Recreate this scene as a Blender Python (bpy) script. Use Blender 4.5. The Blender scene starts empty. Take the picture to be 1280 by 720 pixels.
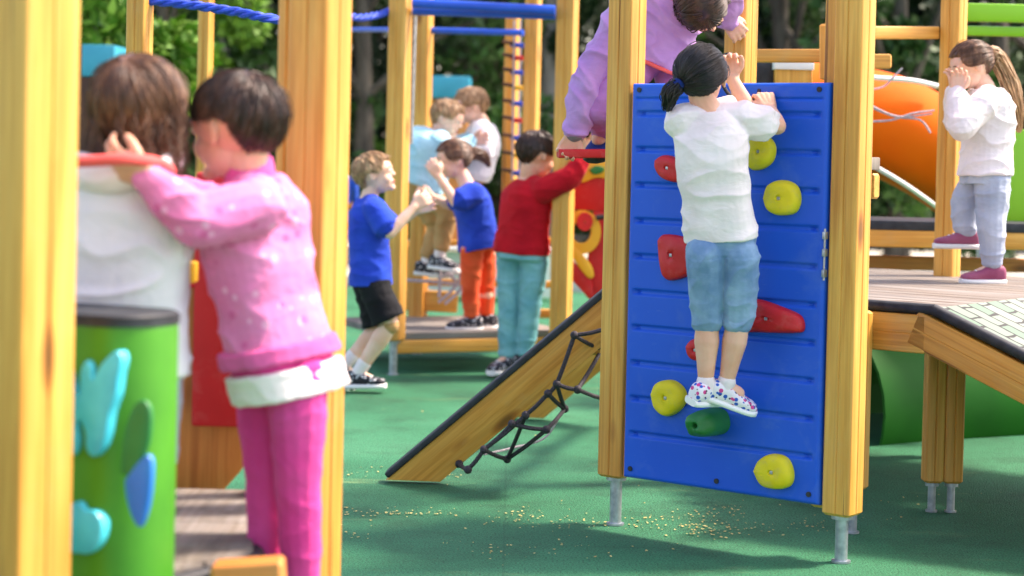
import bpy, bmesh, math, random
import numpy as np
from mathutils import Vector, Matrix, noise
R = math.radians
rnd = random.Random(7)
sc = bpy.context.scene
C = sc.collection
V = Vector
# ------------------------------------------------------------------ camera
F, HC = 2400.0, 1.17
PITCH, ROLL, SHY = R(1.4), R(1.3), -111/1280
cd = bpy.data.cameras.new('camera'); cam = bpy.data.objects.new('camera', cd); C.objects.link(cam)
cd.sensor_width = 36; cd.lens = F/1280*36; cd.shift_y = SHY; cd.clip_end = 500; cd.clip_start = .05
CR = Matrix.Rotation(math.pi/2-PITCH, 4, 'X') @ Matrix.Rotation(ROLL, 4, 'Z')
cam.matrix_world = Matrix.Translation((0,0,HC)) @ CR
cd.dof.use_dof = True; cd.dof.focus_distance = 6.0; cd.dof.aperture_fstop = 2.5
sc.camera = cam
C3 = CR.to_3x3(); CO = V((0,0,HC))
def ray(px, py):
    return C3 @ V(((px-640)/F, -(py-(360+SHY*1280))/F, -1))
def P(px, py, d):                     # point on the photo's sight line at world depth d
    r = ray(px, py); return CO + r*(d/r.y)
def G(px, py, z=0.0):                 # point on a level plane
    r = ray(px, py); return CO + r*((z-HC)/r.z)
def PX(px, d, z):                     # point at height z, depth d, under image column px
    lo, hi = -400, 1300
    for _ in range(40):
        m = (lo+hi)/2
        if P(px, m, d).z > z: lo = m
        else: hi = m
    return P(px, lo, d)
def SC(d): return F/d
# ------------------------------------------------------------------ world and sun
SUN = V((.74, .20, 1.02)).normalized()
w = bpy.data.worlds.new('World'); sc.world = w; w.use_nodes = True
nt = w.node_tree; bg = nt.nodes['Background']
sky = nt.nodes.new('ShaderNodeTexSky'); sky.sky_type = 'NISHITA'; sky.sun_disc = False
sky.sun_elevation = math.asin(SUN.z); sky.sun_rotation = math.atan2(SUN.x, SUN.y); sky.air_density = 1.0; sky.dust_density = 2.5
nt.links.new(sky.outputs[0], bg.inputs[0]); bg.inputs[1].default_value = .15
ld = bpy.data.lights.new('sun', 'SUN'); ld.energy = 2.4; ld.angle = R(8.0); ld.color = (1,.95,.86)
lo = bpy.data.objects.new('sun', ld); C.objects.link(lo); lo.rotation_euler = SUN.to_track_quat('Z','Y').to_euler()
sc.view_settings.view_transform = 'Standard'; sc.view_settings.look = 'None'
sc.view_settings.exposure = 1.70; sc.view_settings.gamma = 1
sc.view_settings.use_white_balance = True; sc.view_settings.white_balance_temperature = 7300; sc.view_settings.white_balance_tint = 18
sc.render.engine = 'CYCLES'
sc.cycles.max_bounces = 6

# ------------------------------------------------------------------ materials
def lin(c):
    return tuple(((x/255)/12.92 if x/255 <= .04045 else ((x/255+.055)/1.055)**2.4) for x in c)
def base_mat(name, col, rough=.6, spec=.5, metal=0, sheen=0, sub=0):
    m = bpy.data.materials.new(name); m.use_nodes = True
    b = m.node_tree.nodes['Principled BSDF']
    b.inputs['Base Color'].default_value = (*lin(col), 1); b.inputs['Roughness'].default_value = rough
    b.inputs['Specular IOR Level'].default_value = spec; b.inputs['Metallic'].default_value = metal
    if sheen: b.inputs['Sheen Weight'].default_value = sheen; b.inputs['Sheen Roughness'].default_value = .5
    if sub:
        b.inputs['Subsurface Weight'].default_value = sub; b.inputs['Subsurface Radius'].default_value = (1,.35,.2); b.inputs['Subsurface Scale'].default_value = .01
    return m, m.node_tree, b
def N(t, typ, **kw):
    n = t.nodes.new(typ)
    for k, v in kw.items():
        if k in n.inputs: n.inputs[k].default_value = v
        else: setattr(n, k, v)
    return n
def coords(t, scale=(1,1,1), rnd_off=False):
    tc = N(t, 'ShaderNodeTexCoord'); mp = N(t, 'ShaderNodeMapping'); mp.inputs['Scale'].default_value = scale
    t.links.new(tc.outputs['Object'], mp.inputs['Vector'])
    if rnd_off:
        oi = N(t, 'ShaderNodeObjectInfo'); mu = N(t, 'ShaderNodeMath', operation='MULTIPLY'); mu.inputs[1].default_value = 37
        t.links.new(oi.outputs['Random'], mu.inputs[0]); t.links.new(mu.outputs[0], mp.inputs['Location'])
    return mp.outputs['Vector']
def ramp(t, fac, stops):
    r = N(t, 'ShaderNodeValToRGB'); e = r.color_ramp.elements
    while len(e) < len(stops): e.new(.5)
    for k, (p, c) in enumerate(stops): e[k].position = p; e[k].color = (*lin(c), 1)
    t.links.new(fac, r.inputs['Fac']); return r.outputs['Color']
def bump(t, b, fac, strength, dist=.01):
    bp = N(t, 'ShaderNodeBump'); bp.inputs['Strength'].default_value = strength; bp.inputs['Distance'].default_value = dist
    t.links.new(fac, bp.inputs['Height']); t.links.new(bp.outputs[0], b.inputs['Normal'])
def mix(t, a, b_, fac, mode='MIX'):
    m = N(t, 'ShaderNodeMix', data_type='RGBA', blend_type=mode)
    if isinstance(fac, float): m.inputs[0].default_value = fac
    else: t.links.new(fac, m.inputs[0])
    t.links.new(a, m.inputs[6])
    if isinstance(b_, tuple): m.inputs[7].default_value = (*lin(b_), 1)
    else: t.links.new(b_, m.inputs[7])
    return m.outputs[2]
def wood_mat(name, a, b_, c, rough=.5):
    m, t, b = base_mat(name, a, rough)
    v = coords(t, (9,9,.55), True)
    n1 = N(t, 'ShaderNodeTexNoise', Scale=3.2, Detail=6.0, Roughness=.6, Distortion=.6); t.links.new(v, n1.inputs['Vector'])
    col = ramp(t, n1.outputs['Fac'], [(.28, c), (.46, a), (.68, b_)])
    v2 = coords(t, (60,60,1.2), True)
    n2 = N(t, 'ShaderNodeTexNoise', Scale=2.0, Detail=4.0); t.links.new(v2, n2.inputs['Vector'])
    f2 = ramp(t, n2.outputs['Fac'], [(.3, (205,190,165)), (.6, (255,255,255))])
    col = mix(t, col, f2, .55, 'MULTIPLY')
    v3 = coords(t, (7,7,2.2), True)                       # knots
    vo = N(t, 'ShaderNodeTexVoronoi', Scale=1.0); t.links.new(v3, vo.inputs['Vector'])
    kf = ramp(t, vo.outputs['Distance'], [(.05, (90,45,18)), (.10, (190,150,110)), (.16, (255,255,255))])
    col = mix(t, col, kf, .7, 'MULTIPLY')
    v4 = coords(t, (1.5,1.5,1.0), True)
    n4 = N(t, 'ShaderNodeTexNoise', Scale=1.6, Detail=3.0); t.links.new(v4, n4.inputs['Vector'])
    col = mix(t, col, ramp(t, n4.outputs['Fac'], [(.35, (225,205,185)), (.6, (255,255,255))]), .6, 'MULTIPLY')
    v5 = coords(t, (38,38,.7), True)                      # drying cracks
    n5 = N(t, 'ShaderNodeTexNoise', Scale=1.3, Detail=2.0); t.links.new(v5, n5.inputs['Vector'])
    ck = ramp(t, n5.outputs['Fac'], [(.27, (120,76,40)), (.31, (255,255,255))]); col = mix(t, col, ck, .75, 'MULTIPLY')
    v6 = coords(t, (4,4,2.5), True)                       # greyed, handled patches
    n6 = N(t, 'ShaderNodeTexNoise', Scale=1.1, Detail=6.0, Roughness=.7); t.links.new(v6, n6.inputs['Vector'])
    g6 = N(t, 'ShaderNodeMapRange'); g6.inputs[1].default_value = .58; g6.inputs[2].default_value = .75; g6.inputs[3].default_value = 0; g6.inputs[4].default_value = .3
    t.links.new(n6.outputs['Fac'], g6.inputs[0]); col = mix(t, col, tuple((x+140)//2 for x in b_), g6.outputs[0])
    t.links.new(col, b.inputs['Base Color'])
    bump(t, b, n2.outputs['Fac'], .35, .002)
    return m
def noisy_mat(name, col, col2, scale=8, rough=.5, bs=.1, bscale=200, spec=.5, metal=0, lo_=.35, hi_=.65, sheen=0, bd=.002, stretch=(1,1,1)):
    m, t, b = base_mat(name, col, rough, spec, metal, sheen)
    v = coords(t, stretch, True)
    n1 = N(t, 'ShaderNodeTexNoise', Scale=float(scale), Detail=5.0); t.links.new(v, n1.inputs['Vector'])
    t.links.new(ramp(t, n1.outputs['Fac'], [(lo_, col), (hi_, col2)]), b.inputs['Base Color'])
    n2 = N(t, 'ShaderNodeTexNoise', Scale=float(bscale), Detail=3.0); t.links.new(v, n2.inputs['Vector'])
    if bs: bump(t, b, n2.outputs['Fac'], bs, bd)
    return m
M = {}
M['wood'] = wood_mat('pine', (226,164,70), (236,184,92), (208,140,50))
M['wood_warm'] = wood_mat('warm_wood', (205,128,58), (220,150,75), (175,100,40))
M['wood_grey'] = wood_mat('weathered_wood', (122,116,110), (142,136,130), (98,92,88), .8)
M['blue'] = noisy_mat('blue_plastic', (0,84,200), (2,92,208), 3, .42, .12, 260)
def worn(m, tint, lo_=.60, hi_=.78, amt=.35, sx=3.0, sz=3.0):
    t = m.node_tree; b = t.nodes['Principled BSDF']; src = b.inputs['Base Color'].links[0].from_socket
    v = coords(t, (sx,sx,sz)); n = N(t, 'ShaderNodeTexNoise', Scale=2.2, Detail=9.0, Roughness=.72, Distortion=.4); t.links.new(v, n.inputs['Vector'])
    g = N(t, 'ShaderNodeMapRange'); g.inputs[1].default_value = lo_; g.inputs[2].default_value = hi_; g.inputs[3].default_value = 0; g.inputs[4].default_value = amt
    t.links.new(n.outputs['Fac'], g.inputs[0]); c = mix(t, src, tint, g.outputs[0])
    v = coords(t, (14,14,90)); n = N(t, 'ShaderNodeTexNoise', Scale=1.2, Detail=5.0, Roughness=.6, Distortion=1.2); t.links.new(v, n.inputs['Vector'])
    g2 = N(t, 'ShaderNodeMapRange'); g2.inputs[1].default_value = .66; g2.inputs[2].default_value = .72; g2.inputs[3].default_value = 0; g2.inputs[4].default_value = amt*.8
    t.links.new(n.outputs['Fac'], g2.inputs[0]); c = mix(t, c, tint, g2.outputs[0]); t.links.new(c, b.inputs['Base Color'])
    r = N(t, 'ShaderNodeMath', operation='MULTIPLY_ADD'); r.inputs[1].default_value = .8; r.inputs[2].default_value = b.inputs['Roughness'].default_value
    t.links.new(g.outputs[0], r.inputs[0]); t.links.new(r.outputs[0], b.inputs['Roughness'])
worn(M['blue'], (110,145,195), .52, .75, .24)
M['blue'].node_tree.nodes['Principled BSDF'].inputs['Specular IOR Level'].default_value = .3
M['lime'] = noisy_mat('lime_plastic', (124,190,22), (134,200,34), 3, .4, .05, 200)
M['green_dk'] = noisy_mat('green_plastic', (10,84,16), (16,98,20), 3, .6, .03, 60, .15)
M['leafgreen'] = noisy_mat('painted_green', (44,124,14), (60,142,20), 5, .5, .05, 80)
M['cyan'] = noisy_mat('cyan_plastic', (20,175,205), (60,205,225), 14, .35, .1, 60)
M['bluepaint'] = noisy_mat('blue_paint', (20,110,200), (30,130,210), 10, .4, .1, 60)
M['red'] = noisy_mat('red_plastic', (196,16,24), (208,24,30), 5, .5, .35, 330)
M['yellow'] = noisy_mat('yellow_plastic', (224,202,10), (232,214,30), 12, .6, .6, 330)
M['yel2'] = noisy_mat('amber_plastic', (226,168,30), (236,186,50), 6, .45, .1, 160)
worn(M['yellow'], (196,180,110), .5, .7, .5, 12, 12)
M['hgreen'] = noisy_mat('hold_green', (14,112,50), (20,124,60), 8, .5, .2, 160)
worn(M['red'], (214,120,110), .52, .75, .35, 9, 9)
M['orange'] = noisy_mat('orange_plastic', (238,92,8), (244,104,12), 3, .75, .05, 60, .15)
M['steel'] = noisy_mat('galvanised_steel', (150,160,168), (186,194,200), 40, .4, .1, 200, metal=.75)
M['black'] = noisy_mat('black_rubber', (26,30,36), (44,48,54), 30, .6, .2, 200)
M['ropeblack'] = noisy_mat('black_rope', (26,22,28), (58,52,60), 160, .7, .5, 400)
M['ropeblue'] = noisy_mat('blue_rope', (16,56,170), (30,80,205), 60, .6, .4, 250)
M['bluesteel'] = noisy_mat('blue_steel', (16,78,190), (22,88,205), 6, .35, .04, 100)
M['ropegrey'] = noisy_mat('grey_rope', (150,140,150), (190,180,186), 90, .8, .4, 250)
M['white'] = noisy_mat('white_plastic', (225,225,220), (240,240,238), 5, .5, .05, 100)
M['teal'] = noisy_mat('teal_panel', (30,140,165), (40,160,185), 3, .5, .05, 100)
M['brown'] = noisy_mat('dark_brown', (70,40,24), (96,58,34), 6, .7, .2, 60)
# ------------------------------------------------------------------ object helpers
W = {}
def reg(o, parent=None, mw=None):
    mw = mw or Matrix.Identity(4); W[o] = mw
    if o.name not in C.objects: C.objects.link(o)
    if parent is not None:
        o.parent = parent; o.matrix_parent_inverse = Matrix.Identity(4)
        o.matrix_basis = W[parent].inverted() @ mw
    else: o.matrix_basis = mw
    return o
def meshobj(name, verts, faces, mat, parent=None, mw=None, smooth=True, angle=None):
    me = bpy.data.meshes.new(name); me.from_pydata([tuple(v) for v in verts], [], faces)
    if mw is None and parent is not None:                # keep the origin near the mesh
        pass
    if mat is not None: me.materials.append(mat)
    me.validate(); me.update()
    if smooth: me.polygons.foreach_set('use_smooth', [True]*len(me.polygons))
    if angle: me.set_sharp_from_angle(angle=R(angle))
    o = bpy.data.objects.new(name, me); return reg(o, parent, mw)
def bmobj(name, bm, mat, parent=None, mw=None, smooth=True, angle=40):
    bmesh.ops.recalc_face_normals(bm, faces=bm.faces)
    me = bpy.data.meshes.new(name); bm.to_mesh(me); bm.free()
    for m_ in (mat if isinstance(mat, list) else [mat]): me.materials.append(m_)
    if smooth:
        me.polygons.foreach_set('use_smooth', [True]*len(me.polygons)); me.set_sharp_from_angle(angle=R(angle))
    o = bpy.data.objects.new(name, me); return reg(o, parent, mw)
def tag(o, label=None, cat=None, group=None, kind=None):
    if label: o['label'] = label
    if cat: o['category'] = cat
    if group: o['group'] = group
    if kind: o['kind'] = kind
    return o
def empty(name, loc, label, cat, group=None):
    o = bpy.data.objects.new(name, None); o.empty_display_size = .1
    reg(o, None, Matrix.Translation(loc)); return tag(o, label, cat, group)
def frame(p0, p1, side=None):
    """matrix with local Z from p0 to p1, local X near `side`"""
    z = (p1-p0).normalized(); s = side or V((1,0,0))
    y = z.cross(s)
    if y.length < 1e-4: y = z.cross(V((0,1,0)))
    y.normalize(); x = y.cross(z)
    m = Matrix((x, y, z)).transposed().to_4x4(); m.translation = p0; return m
def profile(w, h, r=.008, groove=.0):
    pts = []
    def corner(cx, cy, a0):
        for k in range(4):
            a = a0 + k/3*math.pi/2; pts.append((cx+r*math.cos(a), cy+r*math.sin(a)))
    g = groove
    corner(w/2-r, h/2-r, 0)
    if g: pts.extend([(g, h/2), (0, h/2-g*1.1), (-g, h/2)])
    corner(-w/2+r, h/2-r, math.pi/2)
    if g: pts.extend([(-w/2, g), (-w/2+g*1.1, 0), (-w/2, -g)])
    corner(-w/2+r, -h/2+r, math.pi)
    if g: pts.extend([(-g, -h/2), (0, -h/2+g*1.1), (g, -h/2)])
    corner(w/2-r, -h/2+r, 3*math.pi/2)
    if g: pts.extend([(w/2, -g), (w/2-g*1.1, 0), (w/2, g)])
    return pts
def beam(name, p0, p1, w, h, mat, parent=None, side=None, groove=0, r=.006, ch=.006):
    """a bevelled timber from p0 to p1, w along `side`, h across"""
    L = (p1-p0).length; pr = profile(w, h, r, groove); n = len(pr)
    rows = [(0, 1-2*ch/w), (ch, 1), (L-ch, 1), (L, 1-2*ch/w)]
    vs = [(x*s, y*s, z) for z, s in rows for x, y in pr]
    fs = [[i*n+k, i*n+(k+1) % n, (i+1)*n+(k+1) % n, (i+1)*n+k] for i in range(3) for k in range(n)]
    fs.append(list(range(n))[::-1]); fs.append([3*n+k for k in range(n)])
    return meshobj(name, vs, fs, mat, parent, frame(p0, p1, side), True, 30)
def tube(bm, pts, rad, seg=8, mi=0, closed=False, caps=True):
    """tube along points; rad a number or list"""
    pts = [V(p) for p in pts]; n = len(pts)
    rads = rad if isinstance(rad, (list, tuple)) else [rad]*n
    rings = []; pu = None
    for i, p in enumerate(pts):
        if closed: t = pts[(i+1) % n]-pts[i-1]
        else: t = pts[min(i+1, n-1)]-pts[max(i-1, 0)]
        t.normalize()
        if pu is None: pu = t.orthogonal().normalized()
        u = pu - t*pu.dot(t)
        u = u.normalized() if u.length > 1e-5 else t.orthogonal().normalized()
        pu = u; v = t.cross(u)
        rings.append([bm.verts.new(p+(u*math.cos(2*math.pi*k/seg)+v*math.sin(2*math.pi*k/seg))*rads[i]) for k in range(seg)])
    m = n if closed else n-1
    for i in range(m):
        a, b = rings[i], rings[(i+1) % n]
        for k in range(seg):
            f = bm.faces.new([a[k], a[(k+1) % seg], b[(k+1) % seg], b[k]]); f.material_index = mi
    if caps and not closed:
        for r_ in (rings[0][::-1], rings[-1]):
            f = bm.faces.new(r_); f.material_index = mi
def tubeobj(name, pts, rad, mat, parent=None, seg=10, closed=False):
    bm = bmesh.new(); tube(bm, pts, rad, seg, closed=closed); return bmobj(name, bm, mat, parent)
def smooth_path(pts, n=6):
    pts = [V(p) for p in pts]; out = []
    for i in range(len(pts)-1):
        p0 = pts[max(i-1,0)]; p1 = pts[i]; p2 = pts[i+1]; p3 = pts[min(i+2, len(pts)-1)]
        for k in range(n):
            t = k/n
            out.append(.5*((2*p1)+(p2-p0)*t+(2*p0-5*p1+4*p2-p3)*t*t+(3*p1-p0-3*p2+p3)*t**3))
    out.append(pts[-1]); return out
def box(bm, c, ax, sz, bev=0):
    """box: centre c, axes ax (3 unit vectors), half sizes sz"""
    vs = [bm.verts.new(c+ax[0]*sz[0]*i+ax[1]*sz[1]*j+ax[2]*sz[2]*k) for i in (-1,1) for j in (-1,1) for k in (-1,1)]
    fs = [bm.faces.new([vs[a] for a in q]) for q in ((0,1,3,2),(4,6,7,5),(0,4,5,1),(2,3,7,6),(0,2,6,4),(1,5,7,3))]
    if bev:
        es = list({e for f in fs for e in f.edges})
        bmesh.ops.bevel(bm, geom=es, offset=bev, segments=2, affect='EDGES', profile=.5)
def boxobj(name, c, ax, sz, mat, parent=None, bev=.004):
    """mesh kept in its own frame so grain and bump follow it"""
    bm = bmesh.new(); box(bm, V((0,0,0)), (V((1,0,0)), V((0,1,0)), V((0,0,1))), sz, bev)
    m = Matrix((ax[0], ax[1], ax[2])).transposed().to_4x4(); m.translation = c
    return bmobj(name, bm, mat, parent, m)
def prism(name, pts2, mat_w, thick, mat, parent=None, bev=.004, dome=0):
    """outline pts2 (x,z) in local frame mat_w, extruded +-thick/2 along local Y"""
    bm = bmesh.new()
    a = [bm.verts.new((x, -thick/2, z)) for x, z in pts2]; b = [bm.verts.new((x, thick/2, z)) for x, z in pts2]
    n = len(pts2)
    f1 = bm.faces.new(a); f2 = bm.faces.new(b[::-1])
    for k in range(n): bm.faces.new([a[k], b[k], b[(k+1) % n], a[(k+1) % n]])
    bmesh.ops.recalc_face_normals(bm, faces=bm.faces)
    if bev:
        es = [e for e in bm.edges if e in set(f1.edges) | set(f2.edges)]
        bmesh.ops.bevel(bm, geom=es, offset=bev, segments=2, affect='EDGES', profile=.5)
    bmesh.ops.triangulate(bm, faces=[f for f in bm.faces if len(f.verts) > 4])
    return bmobj(name, bm, mat, parent, mat_w)
UP = V((0,0,1))
TH = R(35)
U = V((math.cos(TH), -math.sin(TH), 0)); VV = V((math.sin(TH), math.cos(TH), 0))   # frame axes: along the panel / away
PW = .09
def post(name, base, z0, z1, parent, w=PW, foot=True, ux=U, mat=None, footz=None):
    p = V((base.x, base.y, z0)); o = beam(name, p, V((base.x, base.y, z1)), w, w, mat or M['wood'], parent, ux, .0035, .009, .008)
    if foot:
        bm = bmesh.new(); b = V((base.x, base.y, 0)); r_ = w*.21
        tube(bm, [b+UP*.004, b+UP*(z0+.02)], r_, 16)
        tube(bm, [b+UP*.001, b+UP*.007], r_*1.5, 16)
        tube(bm, [b+UP*(z0-.012), b+UP*(z0-.001)], r_*1.7, 16)
        bmobj('post_foot', bm, M['steel'], o)
    return o

# ================================================================== SETTING
def sheet(name, x0, x1, y0, y1, z, mat):
    return tag(meshobj(name, [(x0,y0,z),(x1,y0,z),(x1,y1,z),(x0,y1,z)], [[0,1,2,3]], mat, smooth=False), kind='structure')
m = noisy_mat('pale_sand', (188,182,165), (205,200,186), 1.2, .9, .4, 60)
sheet('ground', -220, 220, -30, 400, -.012, m)
# rubber surface
m, t, b = base_mat('green_rubber', (40,140,95), .75, .35)
v = coords(t)
n1 = N(t, 'ShaderNodeTexNoise', Scale=.9, Detail=5.0, Roughness=.6); t.links.new(v, n1.inputs['Vector'])
col = ramp(t, n1.outputs['Fac'], [(.3, (34,108,74)), (.5, (42,124,86)), (.7, (62,140,102))])
n2 = N(t, 'ShaderNodeTexNoise', Scale=160.0, Detail=2.0); t.links.new(v, n2.inputs['Vector'])
col = mix(t, col, ramp(t, n2.outputs['Fac'], [(.35, (120,135,125)), (.52, (240,245,240)), (.75,(255,255,255))]), .9, 'MULTIPLY')
v3 = coords(t, (.7, 2.6, 1)); n3 = N(t, 'ShaderNodeTexNoise', Scale=1.8, Detail=7.0, Roughness=.68); t.links.new(v3, n3.inputs['Vector'])
f3 = N(t, 'ShaderNodeMapRange'); f3.inputs[1].default_value = .6; f3.inputs[2].default_value = .74; f3.inputs[3].default_value = 0; f3.inputs[4].default_value = .3
t.links.new(n3.outputs['Fac'], f3.inputs[0])
col = mix(t, col, (170,185,120), f3.outputs[0])
v4 = coords(t, (1,1,1)); n4 = N(t, 'ShaderNodeTexNoise', Scale=2.6, Detail=9.0, Roughness=.7); t.links.new(v4, n4.inputs['Vector'])
col = mix(t, col, ramp(t, n4.outputs['Fac'], [(.30, (110,120,112)), (.5, (235,240,236)), (.7, (255,255,255))]), .6, 'MULTIPLY')
br = N(t, 'ShaderNodeTexBrick', Scale=1.0, offset=0.0); br.inputs['Brick Width'].default_value = 2.4; br.inputs['Row Height'].default_value = 1.9; br.inputs['Mortar Size'].default_value = .004
br.inputs['Color1'].default_value = br.inputs['Color2'].default_value = (1,1,1,1); br.inputs['Mortar'].default_value = (.25,.3,.28,1)
mpb = coords(t); t.links.new(mpb, br.inputs['Vector']); col = mix(t, col, br.outputs['Color'], .22, 'MULTIPLY')
t.links.new(col, b.inputs['Base Color']); bump(t, b, n2.outputs['Fac'], .9, .006)
sheet('rubber_surface', -14, 14, -6, 16.2, 0, m)
m = noisy_mat('concrete_kerb', (170,168,160), (196,194,186), 6, .9, .4, 90)
bm = bmesh.new(); box(bm, V((0,16.28,.04)), (V((1,0,0)),V((0,1,0)),UP), (14,.07,.06), .01)
tag(bmobj('kerb', bm, m), kind='structure')

# pollen and leaf crumbs
def crumbs():
    vs, fs = [], []
    def spot(px, py, rx, ry, n):
        for _ in range(int(n*.30)):
            q = G(px+rnd.gauss(0, rx), py+rnd.gauss(0, ry))
            s = rnd.uniform(.002, .0065); a = rnd.uniform(0, 6.28); k = len(vs)
            for j in range(4):
                vs.append((q.x+s*math.cos(a+j*1.57)*(1 if j % 2 else .6), q.y+s*math.sin(a+j*1.57)*1.5, .003+rnd.random()*.003))
            fs.append([k, k+1, k+2, k+3])
    spot(500,642,35,2.5,240); spot(450,590,30,3,60); spot(640,645,28,7,130); spot(690,655,45,5,130); spot(560,594,12,5,150)
    spot(820,655,60,9,300); spot(880,662,25,7,240); spot(910,640,22,5,120); spot(990,660,40,5,130); spot(700,690,60,6,80)
    spot(620,690,60,8,60); spot(430,668,20,6,50); spot(640,535,14,2,30); spot(1080,650,30,4,40); spot(700,600,250,60,90)
    spot(1150,625,60,6,60)
    m = noisy_mat('pollen', (196,186,120), (160,146,84), 30, .9, 0)
    tag(meshobj('fallen_catkins', vs, fs, m, smooth=False), 'yellow crumbs of pollen and catkins scattered on the green rubber', 'leaf litter', kind='stuff')
crumbs()

# ------------------------------------------------------------------ vegetation
def leafmat(name, a, b_, c):
    m, t, b = base_mat(name, a, .55, .35)
    v = coords(t); n1 = N(t, 'ShaderNodeTexNoise', Scale=1.1, Detail=4.0); t.links.new(v, n1.inputs['Vector'])
    t.links.new(ramp(t, n1.outputs['Fac'], [(.3, a), (.5, b_), (.7, c)]), b.inputs['Base Color'])
    return m
LEAF = [leafmat('leaf_dark', (18,40,18), (28,56,24), (46,80,34)), leafmat('leaf_mid', (26,56,20), (40,78,26), (66,108,36)),
        leafmat('leaf_light', (70,112,30), (92,136,38), (122,164,54))]
BARK = noisy_mat('bark', (60,54,46), (90,84,74), 12, .9, .8, 30, stretch=(1,1,.3), bd=.02)
BARKP = noisy_mat('pale_bark', (110,106,98), (146,142,134), 9, .9, .6, 30, stretch=(1,1,.3), bd=.02)
NR = np.random.RandomState(5)
def leaves(name, clumps, per, size, mat, parent=None):
    """clumps: list of (centre, radius); small bent leaf quads through each clump's volume"""
    cs = np.array([list(c) for c, r_ in clumps]); rr = np.array([r_ for c, r_ in clumps])
    n = len(clumps)*per
    idx = np.repeat(np.arange(len(clumps)), per)
    d = NR.normal(size=(n,3)); d /= np.linalg.norm(d, axis=1)[:,None]
    p = cs[idx] + d*(rr[idx]*(.35+.65*NR.rand(n)**.6))[:,None]
    a = NR.normal(size=(n,3)); a /= np.linalg.norm(a, axis=1)[:,None]
    b = np.cross(a, NR.normal(size=(n,3))); b /= np.linalg.norm(b, axis=1)[:,None]
    s = size*(.6+.8*NR.rand(n))[:,None]
    vs = np.stack([p-a*s, p-b*s*.45, p+a*s, p+b*s*.45], axis=1).reshape(-1,3)
    fs = np.arange(n*4).reshape(-1,4)
    me = bpy.data.meshes.new(name); me.vertices.add(n*4); me.vertices.foreach_set('co', vs.ravel())
    me.loops.add(n*4); me.loops.foreach_set('vertex_index', fs.ravel())
    me.polygons.add(n); me.polygons.foreach_set('loop_start', np.arange(n)*4); me.polygons.foreach_set('loop_total', np.full(n,4))
    me.materials.append(mat); me.update(); me.validate()
    o = bpy.data.objects.new(name, me); return reg(o, parent)
def tree(px, d, h, cr, zc, mi, label, tr=.12, n=26, pale=False, per=330, ls=.075):
    base = PX(px, d, 0); base.z = 0
    t = empty('leafy_tree', base, label, 'tree', 'trees behind the playground')
    bm = bmesh.new(); lean = V((rnd.uniform(-.3,.3), rnd.uniform(-.2,.2), 0))
    path = [base+lean*(k/6)**1.5+UP*(h*.85*k/6) for k in range(7)]
    tube(bm, path, [tr*(1.25 if k == 0 else 1-.11*k) for k in range(7)], 10)
    cl = []
    for k in range(n):
        th = rnd.uniform(0, 6.28); q = rnd.random()**.5
        c = base+V((math.cos(th)*cr*q, math.sin(th)*cr*.8*q, rnd.uniform(zc, h)))
        cl.append((c, rnd.uniform(.38,.75)*cr*.42))
        if k % 4 == 0:
            s = path[rnd.randint(2,4)]; mdl = (s+c)/2+V((0,0,.15)); tube(bm, [s, mdl, c], [tr*.4, tr*.25, tr*.08], 6)
    bmobj('trunk', bm, BARKP if pale else BARK, t)
    leaves('crown', cl, per, ls, LEAF[mi], t)
tree(120, 15, 4.2, 1.0, 1.5, 2, 'bright green leafy tree beside the left foreground post', .07, 22)
tree(205, 19, 5.0, 1.3, 1.4, 2, 'bright green tree behind the blue rope at upper left', .09, 24)
tree(285, 21, 6.5, 1.7, 2.8, 0, 'pale trunked tree between the two left rear posts', .17, 22, True)
tree(322, 24, 6.5, 1.7, 2.6, 1, 'slim pale trunked tree just left of the second foreground post', .10, 20, True)
tree(455, 20, 6.0, 1.7, .5, 1, 'bushy tree behind the boy in black shorts', .12)
tree(575, 22, 6.5, 2.0, .6, 0, 'dark tree behind the blue overhead bars', .14, 30)
tree(615, 26, 6.5, 1.1, .8, 1, 'mid green tree behind the knotted rope post', .14, 30)
tree(690, 21, 6.2, .6, 1.0, 0, 'tree with a grey trunk seen right of the rope ladder', .16, 18, True)
tree(905, 24, 6.5, 1.1, .8, 0, 'dark tree behind the child in purple', .14, 28)
tree(975, 20, 6.0, 1.7, .6, 1, 'green tree above the top edge of the blue panel', .12, 28)
tree(1120, 19, 5.5, 1.5, .4, 1, 'green tree seen above and below the orange slide', .12, 28)
tree(1250, 22, 6.5, 1.9, .5, 0, 'tree behind the lime green panel at the right', .14, 28)
def wood():
    cl = []
    for k in range(760):
        y = rnd.uniform(27, 33); x = rnd.uniform(-11.5, 11.5); z = rnd.uniform(.1, 7.5)
        gx = 640+x*F/y
        if 715 < gx < 782 and z > 1.7 and rnd.random() < .93: continue
        if rnd.random() < .03: continue
        cl.append((V((x,y,z)), rnd.uniform(.5,.95)))
    tag(leaves('distant_wood', cl, 190, .13, LEAF[0]), 'dark green mass of far trees closing the background', 'trees', kind='stuff')
    cl = [(V((rnd.uniform(-10,10), rnd.uniform(25,26.5), rnd.uniform(.1,1.2))), rnd.uniform(.3,.55)) for k in range(220)]
    tag(leaves('hedge', cl, 150, .08, LEAF[1]), 'low green shrubs along the back of the playground', 'shrubs', kind='stuff')
wood()

# ================================================================== MAIN TOWER
pA = G(769, 656); pB = G(1051, 703)
U = (pB-pA).normalized(); VV = V((-U.y, U.x, 0))
print('A', pA, 'B', pB, 'width', (pB-pA).length, 'angle', math.degrees(math.atan2(-U.y, U.x)))
DZ = .72
tower = empty('climbing_tower', (pA+pB)/2, 'wooden climbing tower with a big blue climbing panel in the middle of the picture', 'play structure')
PF = M['wood']
post('post', pA, .155, 2.6, tower, ux=U)
post('post', pB, .14, 2.6, tower, ux=U)
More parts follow.
